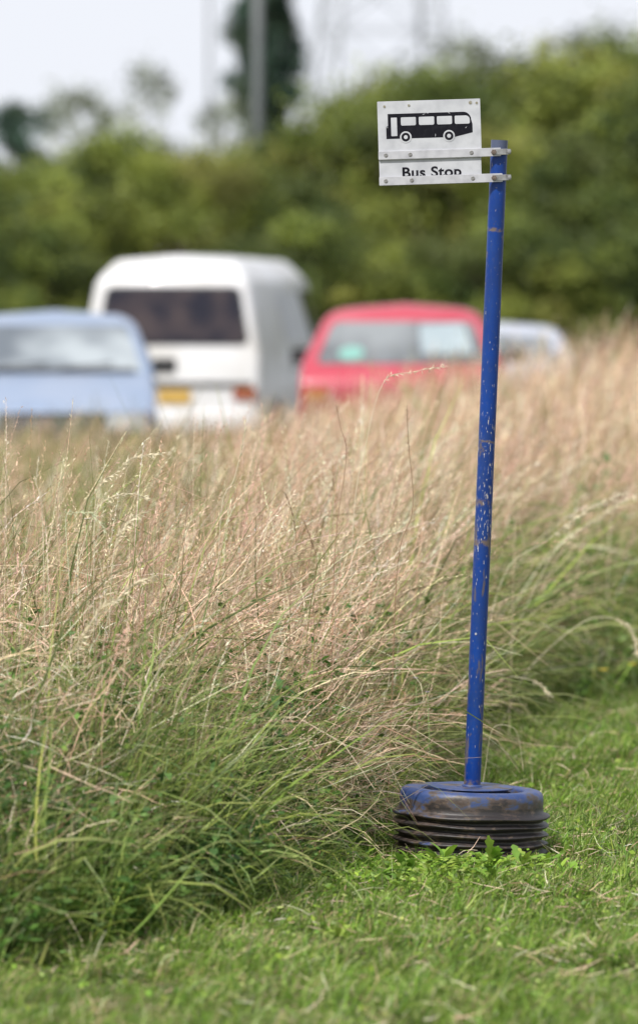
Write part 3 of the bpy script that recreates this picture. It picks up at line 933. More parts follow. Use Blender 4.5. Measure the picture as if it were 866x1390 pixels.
def make_car(name, label, spec, paint, loc, rotz, wsglass=None, rearglass=None, kind='car', handed=1):
    """front looks to local -Y"""
    Lh, W, H, belt = spec['L'] / 2, spec['W'] / 2, spec['H'], spec['belt']
    sh = spec.get('sh', .03); HR = H; H = H - sh
    wt = spec.get('wt', .80) * W
    yw, yt, yr, yb = spec['yw'], spec['yt'], spec['yr'], spec['yb']
    bf, zn = spec.get('nose', .66), spec.get('zn', .24)
    tail = spec.get('tail', belt)
    crown = spec.get('crown', .05)
    root = empty(name, loc, (0, 0, rotz))
    tag(root, label, kind, 'vehicles parked behind the meadow')
    bm = bmesh.new()
    def row(sx):
        lo = [(-Lh + .03, zn), (-Lh, zn + .12), (-Lh + .02, bf - .05), (-Lh + .12, bf), (yw, belt), (yb, belt if tail >= belt else belt), ]
        if yb < Lh - .15: lo += [(Lh - .10, tail)]
        lo += [(Lh, tail - .12), (Lh, zn + .12), (Lh - .03, zn)]
        lower = [bm.verts.new((sx * W * (1 if .15 < i_ < 99 else 1), yy, zz)) for i_, (yy, zz) in enumerate(lo)]
        up = [bm.verts.new((sx * wt, yt, H)), bm.verts.new((sx * wt, yr, H))]
        return lo, lower, up
    lo, Lw, Lu = row(-1)
    _, Rw, Ru = row(1)
    n = len(lo)
    bm.faces.new(Lw); bm.faces.new(Rw[::-1])
    for i in range(n):
        j = (i + 1) % n
        if i == 4: continue
        bm.faces.new((Lw[i], Rw[i], Rw[j], Lw[j]))
    bm.faces.new((Lw[4], Lu[0], Lu[1], Lw[5])); bm.faces.new((Rw[4], Rw[5], Ru[1], Ru[0]))
    bm.faces.new((Lw[4], Rw[4], Ru[0], Lu[0])); bm.faces.new((Lw[5], Lu[1], Ru[1], Rw[5]))
    # crowned roof
    mid = [[bm.verts.new((wt * f_, yy, HR + crown * (1 - f_ * f_))) for f_ in (-.8, 0, .8)] for yy in (yt + .16 + sh, yr - .08 - sh)]
    A = [Lu[0]] + [bm.verts.new((wt * f_, yt, H + .6 * crown * (1 - f_ * f_) * 0)) for f_ in ()] + [Ru[0]]
    bm.faces.new([Lu[0]] + [Ru[0]] + mid[0][::-1]); bm.faces.new([Ru[1], Lu[1]] + mid[1])
    for k in range(2):
        bm.faces.new((mid[0][k], mid[0][k + 1], mid[1][k + 1], mid[1][k]))
    bm.faces.new((Lu[0], mid[0][0], mid[1][0], Lu[1])); bm.faces.new((Ru[0], Ru[1], mid[1][2], mid[0][2]))
    body = obj('body', bm, paint, root, smooth=True, bevel=spec.get('bev', .07), seg=5, angle=18)
    # faces for the panes, corners seen from outside: bottom left, bottom right, top right, top left
    ws = [(-W, yw, belt), (W, yw, belt), (wt, yt, H), (-wt, yt, H)]
    rw = [(W, yb, belt), (-W, yb, belt), (-wt, yr, H), (wt, yr, H)]
    sr = [(W, yw, belt), (W, yb, belt), (wt, yr, H), (wt, yt, H)]
    sl_ = [(-W, yb, belt), (-W, yw, belt), (-wt, yt, H), (-wt, yr, H)]
    bm = bmesh.new(); panel_on(bm, ws, *spec.get('wsr', (.075, .925, .04, .88)), off=.012)
    obj('windscreen', bm, wsglass or glass, root)
    bm = bmesh.new(); panel_on(bm, rw, *spec.get('rwr', (.10, .90, .08, .86)), off=.012, r=.06)
    rwo = obj('rear_window', bm, rearglass or glass, root)
    for cs, mir in ((sr, 1), (sl_, -1)):
        for (a, b_) in spec.get('sw', ((.10, .46), (.50, .86))):
            if mir < 0: a, b_ = 1 - b_, 1 - a
            bm = bmesh.new(); panel_on(bm, cs, a, b_, .10, .84, off=.010)
            obj('side_window', bm, glass if not spec.get('blankside') else paint, root)
    # wipers and the dark cowl under the windscreen
    bm = bmesh.new(); panel_on(bm, ws, .10, .90, .0, .065, off=.022, thick=.012, r=.004)
    cw = obj('cowl', bm, blackp, root)
    for a0_ in (.18, .52):
        bm = bmesh.new()
        p0_ = Vector(ws[0]).lerp(Vector(ws[1]), a0_).lerp(Vector(ws[3]).lerp(Vector(ws[2]), a0_), .05)
        p1_ = Vector(ws[0]).lerp(Vector(ws[1]), a0_ + .28).lerp(Vector(ws[3]).lerp(Vector(ws[2]), a0_ + .28), .16)
        off_ = Vector((0, -.03, .02)); tube(bm, [p0_ + off_, p1_ + off_], [.008, .006], 6)
        obj('wiper', bm, blackp, cw)
    # front and rear end
    fr = [(-W, -Lh, zn + .12), (W, -Lh, zn + .12), (W, -Lh + .02, bf - .05), (-W, -Lh + .02, bf - .05)]
    re_ = [(W, Lh, zn + .12), (-W, Lh, zn + .12), (-W, Lh, tail - .12), (W, Lh, tail - .12)]
    bm = bmesh.new(); panel_on(bm, fr, .03, .97, .46, .97, off=.012)
    gr = obj('grille', bm, blackp, root)
    bm = bmesh.new()
    for k in range(4): panel_on(bm, fr, .28, .72, .54 + .09 * k, .57 + .09 * k, off=.02, thick=.01, r=.002)
    obj('grille_bar', bm, chrome, gr)
    for (a, b_) in ((.05, .24), (.76, .95)):
        bm = bmesh.new(); panel_on(bm, fr, a, b_, .50, .94, off=.018, r=.02)
        obj('headlight', bm, lampg, root)
    v0, v1 = spec.get('tl', (.45, .85))
    for (a, b_) in ((.02, .14), (.86, .98)):
        bm = bmesh.new(); panel_on(bm, re_, a, b_, v0, v1, off=.018, r=.015)
        lt = obj('tail_light', bm, redl, root)
        bm = bmesh.new(); panel_on(bm, re_, a + .005, b_ - .005, v1 - (v1 - v0) * .34, v1 - .02, off=.022, thick=.01, r=.01)
        obj('indicator', bm, ambl, lt)
    a, b_, c_, d_ = spec.get('np', (.38, .62, .3, .5))
    bm = bmesh.new(); panel_on(bm, re_, a, b_, c_, d_, off=.022, r=.01)
    obj('number_plate', bm, yplate, root)
    bm = bmesh.new(); panel_on(bm, fr, .36, .64, .08, .34, off=.03, r=.01)
    obj('number_plate', bm, wplate, root)
    bumpm = spec.get('bump', blackp)
    for yy in (-Lh - .07, Lh - .03):
        bm = bmesh.new(); box(bm, -W * .98, W * .98, yy, yy + .10, zn + .05, zn + .24)
        obj('bumper', bm, bumpm, root, bevel=.03)
    for sx in (-1, 1):
        bm = bmesh.new(); box(bm, sx * (W - .02), sx * (W + .17), yw + .18, yw + .26, belt + .0, belt + .13)
        obj('wing_mirror', bm, blackp, root, bevel=.02)
    # door seams and handles as thin trims
    for sx in (-1, 1):
        bm = bmesh.new(); box(bm, sx * (W - .01), sx * (W + .02), (yw + yb) / 2 + .02, (yw + yb) / 2 + .17, belt - .16, belt - .13)
        obj('door_handle', bm, blackp, root, bevel=.006)
        for yy in (yw + .05, (yw + yb) / 2 + .2):
            bm = bmesh.new(); box(bm, sx * (W - .01), sx * (W + .0025), yy, yy + .008, zn + .12, belt - .05)
            obj('door_seam', bm, blackp, root)
    rad = spec.get('wr', .29)
    for sx in (-1, 1):
        for yy in (-Lh + spec.get('wf', .72), Lh - spec.get('wb', .68)):
            bm = bmesh.new(); lathe(bm, [(rad * .62, -.09), (rad * .94, -.09), (rad, -.06), (rad, .06), (rad * .94, .09), (rad * .62, .09), (rad * .62, -.09)], 40)
            wh = obj('wheel', bm, rubber, root, smooth=False)
            wh.location = (sx * (W - .075), yy, rad - .02); wh.rotation_euler = (0, R(90), 0)
            bm = bmesh.new(); lathe(bm, [(.001, .07), (.05, .075), (.07, .05), (rad * .5, .06), (rad * .60, .085), (rad * .63, .085), (rad * .63, -.085), (.001, -.085)], 40)
            obj('rim', bm, chrome, wh, smooth=True)
            # dark arch
            bm = bmesh.new(); lathe(bm, [(rad * 1.02, .012), (rad * 1.16, .012), (rad * 1.16, -.02), (rad * 1.02, -.02), (rad * 1.02, .012)], 40)
            ar = obj('wheel_arch', bm, blackp, root)
            ar.location = (sx * W, yy, rad - .02); ar.rotation_euler = (0, R(90 * sx), 0)
    return root, dict(ws=ws, rw=rw, sr=sr, sl=sl_, re=re_, fr=fr)

def carpaint(name, c1, c2): return noisy(name, c1, c2, 1.5, .33, .35, .75, coat=.35)
blue_p = carpaint('faded pale blue car paint', (.25, .32, .45), (.33, .38, .48))
white_p = noisy('grubby white van paint', (.74, .74, .75), (.56, .54, .50), 2.2, .38, .45, .8, coat=.2)
red_p = carpaint('faded red car paint', (.46, .05, .08), (.53, .12, .15))
silver_p = carpaint('pale silver car paint', (.50, .53, .60), (.44, .46, .53))

def at_rear(px, d, L, rotz):
    """root location so that the near end's middle stands at column px, d metres off"""
    q = P(px, 500, d)
    h = Vector((math.sin(rotz), math.cos(rotz), 0))
    c = Vector((q.x, d, 0)) + h * L / 2
    return (c.x, c.y, float(gz(c.x, c.y)))

# blue car, front towards us
sp = dict(L=4.1, W=1.66, H=1.385, belt=.93, wt=.80, yw=-.78, yt=-.12, yr=1.05, yb=1.75, nose=.70, tail=.9, crown=.065, wsr=(.06, .94, .03, .92), sw=((.12, .5), (.54, .86)))
r_ = R(-2)
l_ = at_rear(72, 47.3, 4.1, r_)
make_car('parked_car', 'pale blue car facing forward with wide reflective windscreen, at left edge of the meadow', sp, blue_p, l_, -r_, wsglass=sky_dust_glass)

# white van, rear towards us, turned so that its right flank shows
sp = dict(L=3.9, W=1.70, H=1.86, belt=1.01, wt=.84, yw=-1.72, yt=-1.15, yr=1.86, yb=1.93, nose=.86, tail=1.02, crown=.07, bev=.13, sh=.15, wf=.75, wb=.8,
          wsr=(.08, .92, .04, .9), rwr=(.10, .93, .155, .86), sw=((.03, .22),), tl=(.42, .64), np=(.44, .62, .36, .60), wr=.28, bump=white_p)
r_ = R(10.5)
l_ = at_rear(230, 55, 3.9, r_)
van, vf = make_car('parked_van', 'white panel van seen from behind with dark rear window and yellow plate', sp, white_p, l_, math.pi - r_, rearglass=vanglass, kind='van')
bm = bmesh.new(); panel_on(bm, vf['re'], .04, .96, .64, .73, off=.014, thick=.012, r=.005)
obj('trim_strip', bm, blackp, van)
bm = bmesh.new(); panel_on(bm, [vf['rw'][0], vf['rw'][1], vf['rw'][2], vf['rw'][3]],   .08, .95, .12, .90, off=.006, thick=.012, r=.07)
obj('window_rubber', bm, blackp, van)
for cs, u in ((vf['sr'], (.27, .60)), (vf['sl'], (.40, .73))):
    bm = bmesh.new(); panel_on(bm, cs, u[0], u[1], .12, .80, off=.010, thick=.012, r=.05)
    obj('side_panel', bm, noisy('grey white panel paint', (.70, .71, .75), (.62, .63, .68), 3, .4), van)

# red hatchback
sp = dict(L=3.7, W=1.68, H=1.435, belt=.98, wt=.76, yw=-.95, yt=-.35, yr=1.35, yb=1.72, nose=.74, tail=.98, crown=.065, bev=.10,
          rwr=(.07, .93, .06, .86), sw=((.10, .48), (.52, .88)), tl=(.35, .9), np=(.36, .64, .30, .5))
r_ = R(2)
l_ = at_rear(545, 48.6, 3.7, r_)
rearpane = noisy('mottled grey tailgate glass', (.26, .28, .29), (.12, .13, .14), 2.0, .2, .4, .62, detail=2, spec=1.0, coat=.4)  # grey glass with random lighter and darker mottling
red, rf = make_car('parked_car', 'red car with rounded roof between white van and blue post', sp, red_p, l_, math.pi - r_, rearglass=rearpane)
bm = bmesh.new(); panel_on(bm, rf['rw'], .60, .87, .24, .82, off=.017, thick=.004, r=.02)
obj('pale_window_patch', bm, noisy('pale window patch', (.42, .50, .54), (.28, .34, .37), 3.0, .4), red)  # pale rounded patch over the right part of the rear window
bm = bmesh.new(); panel_on(bm, rf['rw'], .17, .30, .12, .38, off=.017, thick=.004, r=.10)
obj('sticker', bm, principled('teal sticker', (.20, .42, .37), .4), red)

# silver car
sp = dict(L=4.2, W=1.68, H=1.19, belt=.80, wt=.78, yw=-.75, yt=-.1, yr=1.0, yb=1.6, nose=.66, tail=.86, crown=.06, bev=.10, sw=((.12, .5), (.54, .86)))
r_ = R(3)
l_ = at_rear(668, 60, 4.2, r_)
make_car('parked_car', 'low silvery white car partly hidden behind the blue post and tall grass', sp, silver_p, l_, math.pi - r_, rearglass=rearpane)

# ------------------------------------------------------------------ trees and bushes
def crown_mesh(name, H, W, z0, nclump, nleaf, leaf, cols, seed, shape='round', light=1.0, loose=.55, D=None, cf=.13):
    """leaves gathered in clumps through the whole crown"""
    rs = np.random.default_rng(seed)
    D = D or W
    n = nclump
    u = rs.random(n)
    z = z0 + (H - z0) * u ** .85
    tz = (z - z0) / (H - z0)
    if shape == 'round': rad = np.sqrt(np.clip(1 - (tz * 1.0 - .25) ** 2 / .62, .04, 1))
    elif shape == 'column': rad = .74 + .24 * np.cos((z - 8.7) * 1.45)
    else: rad = np.sqrt(np.clip(1 - tz ** 3, .05, 1))
    a = rs.uniform(0, 6.28, n); rr = rad * np.sqrt(rs.random(n))
    cx = np.cos(a) * rr * W / 2; cy = np.sin(a) * rr * D / 2
    cr = rs.uniform(.5, 1.2, n) * min(W, H) * cf
    ci = rs.integers(0, n, nleaf)
    q = rs.normal(0, 1, (nleaf, 3)); q /= np.linalg.norm(q, axis=1, keepdims=True)
    q *= (rs.random(nleaf) ** .45)[:, None] * (1 + loose * rs.random((nleaf, 1)))
    pos = np.stack([cx[ci], cy[ci], z[ci]], 1) + q * cr[ci][:, None] * np.array([1, 1, .8])
    pos[:, 2] = np.maximum(pos[:, 2], .05)
    cc = np.array(cols)[rs.integers(0, len(cols), n)] * rs.normal(1, .25, (n, 1)).clip(.45, 1.6)
    lc = cc[ci] * rs.normal(1, .15, (nleaf, 1)).clip(.5, 1.6) * light
    global rng
    keep = rng; rng = rs
    acc = Acc()
    d = rs.normal(0, 1, (nleaf, 3)); d[:, 2] -= .3
    slivers(acc, pos, d, rs.uniform(.7, 1.3, nleaf) * leaf, rs.uniform(.5, .9, nleaf) * leaf, lc)
    rng = keep
    return acc.mesh(name), list(zip(cx, cy, z))

def trunk_mesh(name, H, r, clumps, seed, top=.8, lean=0.0):
    rd = random.Random(seed)
    bm = bmesh.new()
    pts = []
    for k in range(8):
        t = k / 7
        pts.append(Vector((math.sin(t * 3 + seed) * r * 1.3 * t, math.cos(t * 2.3 + seed) * r * 1.3 * t, H * top * t)))
    tube(bm, pts, [r * (1.25 if k == 0 else 1 - .82 * k / 7) for k in range(8)], 9)
    for c in rd.sample(clumps, min(16, len(clumps))):
        c = Vector(c)
        zt = max(.12, min(.9, (c.z / (H * top)) * .55))
        i = zt * 7; i0 = int(i)
        b0 = pts[i0].lerp(pts[min(7, i0 + 1)], i - i0)
        m = b0.lerp(c, .5) + Vector((rd.uniform(-.1, .1), rd.uniform(-.1, .1), .12))
        rr = r * (1 - .8 * zt)
        tube(bm, [b0, m, c], [rr * .5, rr * .3, rr * .08], 5, cap=False)
    bmesh.ops.recalc_face_normals(bm, faces=bm.faces)
    me = bpy.data.meshes.new(name); bm.to_mesh(me); bm.free()
    return me

OLIVE = [(.195, .24, .045), (.14, .18, .036), (.24, .275, .055), (.175, .215, .045), (.27, .275, .07)]
DEEP = [(.08, .12, .035), (.11, .15, .04), (.14, .17, .05)]
BLUEG = [(.055, .10, .075), (.07, .12, .085), (.08, .12, .07)]
PALE = [(.30, .34, .22), (.26, .29, .20), (.33, .34, .25)]

def variant(seed, H, W, z0, ncl, nl, leaf, cols, shape='bush', r=.09, loose=.55):
    cm, cl = crown_mesh('crown', H, W, z0, ncl, nl, leaf, cols, seed, shape, loose=loose)
    tm = trunk_mesh('trunk', H, r, cl, seed)
    cm.materials.append(LEAF); tm.materials.append(BARK)
    return cm, tm

def plant_tree(name, label, cat, var, loc, rotz=0, sc=(1, 1, 1), group=None):
    root = empty(name, loc, (0, 0, rotz)); root.scale = sc
    tag(root, label, cat, group)
    for nm, me in (('crown', var[0]), ('trunk', var[1])):
        o = bpy.data.objects.new(nm, me); COL.objects.link(o); o.parent = root
    return root

V = [variant(11 + i, 4.0, 3.3, .25, 52, 15000, .085, (OLIVE, OLIVE, OLIVE + DEEP, DEEP + OLIVE[:2], OLIVE[2:])[i], 'bush' if i % 2 else 'round') for i in range(5)]
HG = 'bushes of the hedge behind the parked vehicles'
front = [   # column, distance, top row in the picture, variant, width factor, label
    (-60, 77, 190, 3, 1.0, 'dark green hedge bush past the left edge, behind the blue car'),
    (20, 78, 195, 1, .9, 'olive hedge bush above the roof of the blue car'),
    (95, 75, 232, 0, .8, 'low olive bush left of the white van roof'),
    (170, 79, 150, 2, .9, 'green bush rising with a rounded top behind the white van roof'),
    (250, 76, 172, 4, .9, 'yellow green bush behind the right half of the white van roof'),
    (335, 78, 200, 0, .9, 'olive bush below the grey utility pole'),
    (400, 76, 215, 3, .8, 'dark lower bush between the white van and the red car'),
    (470, 80, 118, 1, 1.1, 'tall olive bush below the pylon, left of the sign'),
    (575, 78, 98, 2, 1.1, 'tall bush directly behind the bus pictogram sign'),
    (660, 76, 170, 4, .9, 'yellow green bush behind the top of the blue post'),
    (720, 80, 78, 0, 1.15, 'tall olive bush right of the blue post top'),
    (790, 75, 185, 3, .9, 'dark green bush above the silvery car at right'),
    (850, 79, 65, 1, 1.2, 'tallest hedge bush at the right edge of the photo'),
    (945, 77, 80, 2, 1.2, 'tall bush just past the right edge'),
]
for i, (px, d, py, vi, wf, lab) in enumerate(front):
    q = P(px, py, d)
    s_ = q.z / (4.5 if px < 440 else 4.2)
    plant_tree('hedge_bush', lab, 'bush', V[vi], (q.x, d, float(gz(q.x, d)) - .03), i * 1.9, (wf, wf, s_), HG)
# second row and low scrub filling between them
back = [(-110, 86, 215), (-10, 84, 208), (60, 85, 205), (130, 84, 185), (215, 85, 175), (300, 84, 180), (370, 86, 178), (430, 85, 150), (520, 86, 100), (620, 84, 88), (690, 86, 92), (770, 85, 62), (830, 86, 58), (900, 85, 70), (1000, 86, 75)]
nm_ = ['left of the dark crown', 'under the dark round crown at left', 'between the dark crown and pale haze', 'left of the green dome', 'right of the green dome',
       'left of the utility pole', 'under the tall dark poplar', 'right of the tall dark poplar', 'left above the sign', 'right above the sign', 'above the post top', 'left of the tallest bush', 'behind the tallest bush', 'at the right edge', 'past the right edge']
for i, (px, d, py) in enumerate(back):
    q = P(px, py, d)
    plant_tree('hedge_bush', 'rear row hedge bush ' + nm_[i], 'bush', V[(i * 3 + 1) % 5], (q.x, d, float(gz(q.x, d)) - .03), i * 2.7 + 1, (1.0, .9, q.z / (4.5 if px < 440 else 4.2)), HG)
low = [(-30, 71), (60, 70.5), (150, 71), (330, 70), (420, 71), (500, 70.5), (600, 71), (690, 70.5), (760, 70), (830, 71), (900, 70.5)]
ln_ = ['behind the blue car roof at left', 'behind the blue car roof', 'at the left flank of the white van', 'behind the white van', 'between van and red car', 'behind the red car roof at left',
       'behind the red car roof at right', 'at the blue post above the silvery car', 'above the silvery car', 'behind the dry grass at right', 'past the right edge']
for i, (px, d) in enumerate(low):
    q = P(px, 330 - 30 * math.sin(i * 2.1), d)
    plant_tree('hedge_bush', 'low dark scrub bush ' + ln_[i], 'bush', V[(3, 2, 0)[i % 3]], (q.x, d, -.05), i * 1.3, (.8, .7, q.z / 4.05), HG)

# the hedge goes on to both sides of what the lens takes in
for side, xs_ in (('left', (-7.2, -9.4, -11.8, -14.2, -17, -20, -24)), ('right', (7.6, 9.8, 12.2, 14.6, 17.4, 20.5, 24))):
    for i, x_ in enumerate(xs_):
        for rw_ in (0, 1):
            plant_tree('hedge_bush', '%s row hedge bush beyond the %s edge of the photo, %s out from it' % (('front', 'rear')[rw_], side, ('nearest', 'second', 'third', 'fourth', 'fifth', 'sixth', 'farthest')[i]), 'bush', V[(i * 2 + rw_) % 5], (x_ + rw_ * .9, 76.5 + 8 * rw_, 0), i * 1.7 + rw_, (1.1, 1, (.82, 1.12)[side == 'right'] + .12 * math.sin(i * 2.2)), HG)

# trees beyond the hedge
tv = variant(31, 7.0, 3.2, 1.2, 60, 15000, .13, BLUEG, 'round', .16)
q = P(22, 148, 108)
plant_tree('round_tree', 'dark green round tree crown at the left edge beyond the hedge', 'tree', tv, (q.x, 108, 0), 0, (.62, .62, q.z / 7.1))
tv2 = variant(32, 6.0, 3.0, 1.0, 40, 3300, .12, PALE, 'round', .10, loose=1.1)
for (px, py, d, s_, lab) in ((95, 122, 118, .8, 'pale thin tree with sparse crown between dark tree and green dome'), (207, 88, 105, .55, 'sparse twiggy tree top rising over the hedge left of the pole'),
                             (130, 128, 112, .5, 'small pale tree beside the green dome'), (300, 135, 112, .6, 'faint sparse tree left of the utility pole'), (640, 50, 95, .8, 'sparse tree top above the sign right corner'), (800, 34, 92, .9, 'loose leafed tree top over the hedge at upper right')):
    q = P(px, py, d)
    plant_tree('sparse_tree', lab, 'tree', tv2, (q.x, d, 0), px * .1, (s_, s_, q.z / 6.1))
# tall narrow poplar
cm, cl = crown_mesh('crown', 15.5, 2.55, 4.0, 260, 52000, .16, BLUEG, 41, 'column', loose=.5, cf=.17)
tm = trunk_mesh('trunk', 15.5, .22, cl, 3, .95)
cm.materials.append(LEAF); tm.materials.append(BARK)
q = P(359, 100, 190)
plant_tree('poplar_tree', 'tall narrow dark tree standing against the sky behind the grey pole', 'tree', (cm, tm), (q.x, 190, 0), .5, (1.0, 1.0, 1.0))

# utility poles
def pole(px, d, H, r, label, arms=True):
    q = P(px, 100, d)
    root = empty('utility_pole', (q.x, d, 0)); tag(root, label, 'pole')
    bm = bmesh.new(); tube(bm, [(0, 0, -.2), (0, 0, H * .5), (0, 0, H)], [r, r * .9, r * .78], 16)
    obj('shaft', bm, noisy('grey weathered pole', (.17, .185, .19), (.24, .25, .25), 3, .85, stretch=(1, 1, .1)), root, smooth=True)
    if arms:
        bm = bmesh.new(); box(bm, -.9, .9, -.06, .06, H - .5, H - .38); obj('cross_arm', bm, BARK, root)
        for x_ in (-.8, -.3, .3, .8):
            bm = bmesh.new(); lathe(bm, [(.02, 0), (.05, .02), (.03, .06), (.05, .10), (.02, .16), (.001, .17)], 12)
            o = obj('insulator', bm, principled('porcelain', (.5, .5, .48), .3), root, smooth=True); o.location = (x_, 0, H - .38)
pole(350, 88, 9.0, .085, 'grey upright pole in front of the tall dark tree')
pole(284, 135, 13.0, .045, 'thin faint pole left of the tall dark tree', False)

# lattice pylon, far behind
def pylon(px, d, H):
    q = P(px, 100, d)
    root = empty('electricity_pylon', (q.x, d, 0), (0, 0, R(12))); tag(root, 'faint steel lattice pylon against the white sky above the hedge', 'pylon')
    sm = principled('pale galvanised lattice', (.42, .44, .47), .6, .2)
    def hw(z): return max(.7, 3.3 * (1 - z / (H * .75)))
    zs_ = [0, 4, 8, 11.5, 14.5, 17.5, 20.5, 24, 28, 32, 36, H]
    for sx, sy in ((-1, -1), (1, -1), (1, 1), (-1, 1)):
        bm = bmesh.new(); tube(bm, [(sx * hw(z), sy * hw(z), z) for z in zs_], [.10] * len(zs_), 5)
        obj('leg', bm, sm, root)
    bm = bmesh.new()
    for a, b_ in zip(zs_, zs_[1:]):
        c = [(-1, -1), (1, -1), (1, 1), (-1, 1)]
        for k in range(4):
            p0, p1 = c[k], c[(k + 1) % 4]
            tube(bm, [(p0[0] * hw(a), p0[1] * hw(a), a), (p1[0] * hw(b_), p1[1] * hw(b_), b_)], [.05, .05], 4)
            tube(bm, [(p1[0] * hw(a), p1[1] * hw(a), a), (p0[0] * hw(b_), p0[1] * hw(b_), b_)], [.05, .05], 4)
            tube(bm, [(p0[0] * hw(b_), p0[1] * hw(b_), b_), (p1[0] * hw(b_), p1[1] * hw(b_), b_)], [.045, .045], 4)
    obj('bracing', bm, sm, root)
    for z, l in ((24, 6), (30, 7.5), (36, 5.5)):
        bm = bmesh.new()
        for s_ in (-1, 1):
            for yy in (-.6, .6):
                tube(bm, [(0, yy, z), (s_ * l, 0, z + .3)], [.07, .05], 4); tube(bm, [(0, yy, z + 1.6), (s_ * l, 0, z + .3)], [.06, .05], 4)
        obj('cross_arm', bm, sm, root)
pylon(517, 235, 42)

# ------------------------------------------------------------------ single plants one can point to
def ground_at(px, py):
    d = CZ * F / (py - 378)
    q = P(px, py, d)
    return q.x, d

def weed(px, py, label, n, L, wd, cols, lift=(.4, 1.2), lobed=0.0, cat='weed', name='dock_plant', group=None):
    x, y = ground_at(px, py)
    root = empty(name, (x, y, float(gz(x, y)))); tag(root, label, cat, group)
    for k in range(n):
        acc = Acc()
        az = 2 * math.pi * k / n + random.uniform(-.4, .4)
        l = L * random.uniform(.7, 1.15)
        c = np.array(random.choice(cols)) * random.uniform(.85, 1.15)
        leaf_blade(acc, (random.uniform(-.03, .03), random.uniform(-.03, .02), 0), az, l, wd * l / L * random.uniform(.8, 1.15), random.uniform(*lift), random.uniform(.6, 1.7), c, lobed)
        o = link('leaf', acc.mesh('leaf'), LEAF, root, smooth=True)
    return root

FRESH = [(.22, .38, .05), (.28, .44, .06), (.17, .31, .045), (.34, .47, .09)]
weed(600, 1183, 'broad leafed dock with long upright leaves at the drum foot, left of centre', 13, .14, .034, FRESH, (.45, 1.25), .22, name='dock_plant')
weed(660, 1186, 'bright lobed dandelion leaves directly before the middle of the drum', 16, .13, .042, FRESH, (.4, 1.25), .5, name='dandelion')
weed(692, 1189, 'small lobed dandelion rosette before the right side of the drum', 16, .14, .035, FRESH, (.35, 1.1), .42, name='dandelion')
weed(560, 1192, 'leafy weed clump before the left side of the drum', 16, .14, .04, FRESH, (.3, 1.1), .2, name='dock_plant')
weed(512, 1205, 'round leafed weed clump left of the drum at the lawn edge', 14, .12, .04, FRESH, (.2, 1.0), name='dock_plant')
weed(446, 1192, 'pale leafed weed at the foot of the hay left of the drum', 14, .12, .045, [(.33, .45, .12), (.26, .40, .08)], (.3, 1.0), name='dock_plant')
weed(625, 1215, 'low flat weed rosette in the turf below the drum', 14, .12, .035, FRESH, (.15, .7), .3, name='dandelion')
weed(560, 1230, 'spreading weed rosette in the lawn below left of the drum', 9, .08, .035, FRESH, (.15, .7), .3, name='dandelion')
weed(765, 1088, 'dark leafed weed in the lawn right of the drum top', 8, .07, .03, [(.12, .25, .04)], (.2, .9), name='dock_plant')
weed(795, 1150, 'yellowing weed in the lawn right of the drum', 8, .07, .03, [(.40, .42, .07), (.30, .38, .06)], (.2, .8), name='dock_plant')
weed(805, 990, 'dark leafed weed in the lawn near the long grass at right', 7, .08, .03, [(.10, .22, .04)], (.3, .9), name='dock_plant')
weed(330, 1215, 'grassy rosette of pointed leaves at the meadow edge in the lower left', 14, .13, .014, FRESH, (.4, 1.2), name='plantain_plant')

def nettle(px, py, d, H, label, cols, group='nettles among the long grass', lean=.15, az0=0.0, pairs=9, big=1.0):
    """px, py: where its top shows"""
    q = P(px, py, d)
    zg = float(gz(q.x, d)); H = q.z - zg
    bx_ = q.x - math.sin(lean) * H * .6 * math.cos(az0)
    root = empty('nettle', (bx_, d, zg)); tag(root, label, 'nettle', group)
    pts = [Vector((math.sin(lean * t) * H * t * .6 / max(.2, 1) * math.cos(az0), math.sin(lean * t) * H * .3 * t * math.sin(az0), H * t)) for t in np.linspace(0, 1, 8)]
    bm = bmesh.new(); tube(bm, pts, [.004 - .0003 * i for i in range(8)], 6)
    obj('stem', bm, principled('green stem', (.16, .22, .07), .6), root, smooth=True)
    for k in range(pairs):
        t = .45 + .55 * (k + .5) / pairs
        i = t * 7; i0 = min(6, int(i)); b = pts[i0].lerp(pts[i0 + 1], i - i0)
        for sgn in (0, 1):
            acc = Acc()
            az = k * 1.57 / 1.0 + sgn * math.pi + random.uniform(-.4, .4)
            l = (.075 * (1 - .55 * (k / pairs)) + .012) * big
            leaf_blade(acc, b, az, l, l * .5, random.uniform(.1, .5), random.uniform(.8, 1.7), np.array(random.choice(cols)) * random.uniform(.85, 1.15), .18, 9)
            link('leaf', acc.mesh('leaf'), LEAF, root, smooth=True)
NC = [(.10, .20, .05), (.13, .24, .06), (.08, .16, .05)]
NL = [(.20, .31, .09), (.16, .27, .07)]
nettle(378, 918, 16.7, .6, 'dark leafy nettle standing over the straw left of the blue post', [(.06, .13, .035), (.08, .16, .04)], pairs=14, big=1.25)
nettle(355, 945, 16.6, .6, 'lighter nettle just left of the dark leafy one', NL)
nettle(325, 985, 16.5, .5, 'nettle low among straw below and left of the dark one', NL)
nettle(300, 1015, 16.0, .5, 'nettle in the middle of the green patch lower left', NC)
nettle(262, 965, 16.2, .5, 'nettle under the bent grass left of centre', NL)
nettle(228, 1030, 15.6, .5, 'nettle in the shaded green grass lower left', NC)
nettle(160, 1060, 15.3, .5, 'nettle in the darkest grass at lower left', NC)
nettle(60, 985, 15.6, .5, 'nettle near the left edge amid long green blades', NC)
nettle(350, 1110, 15.9, .4, 'drooping nettle at the lawn edge below the straw', NC, lean=.5)
nettle(300, 1125, 15.6, .4, 'nettle stem at the lower meadow edge', NC, lean=.4)
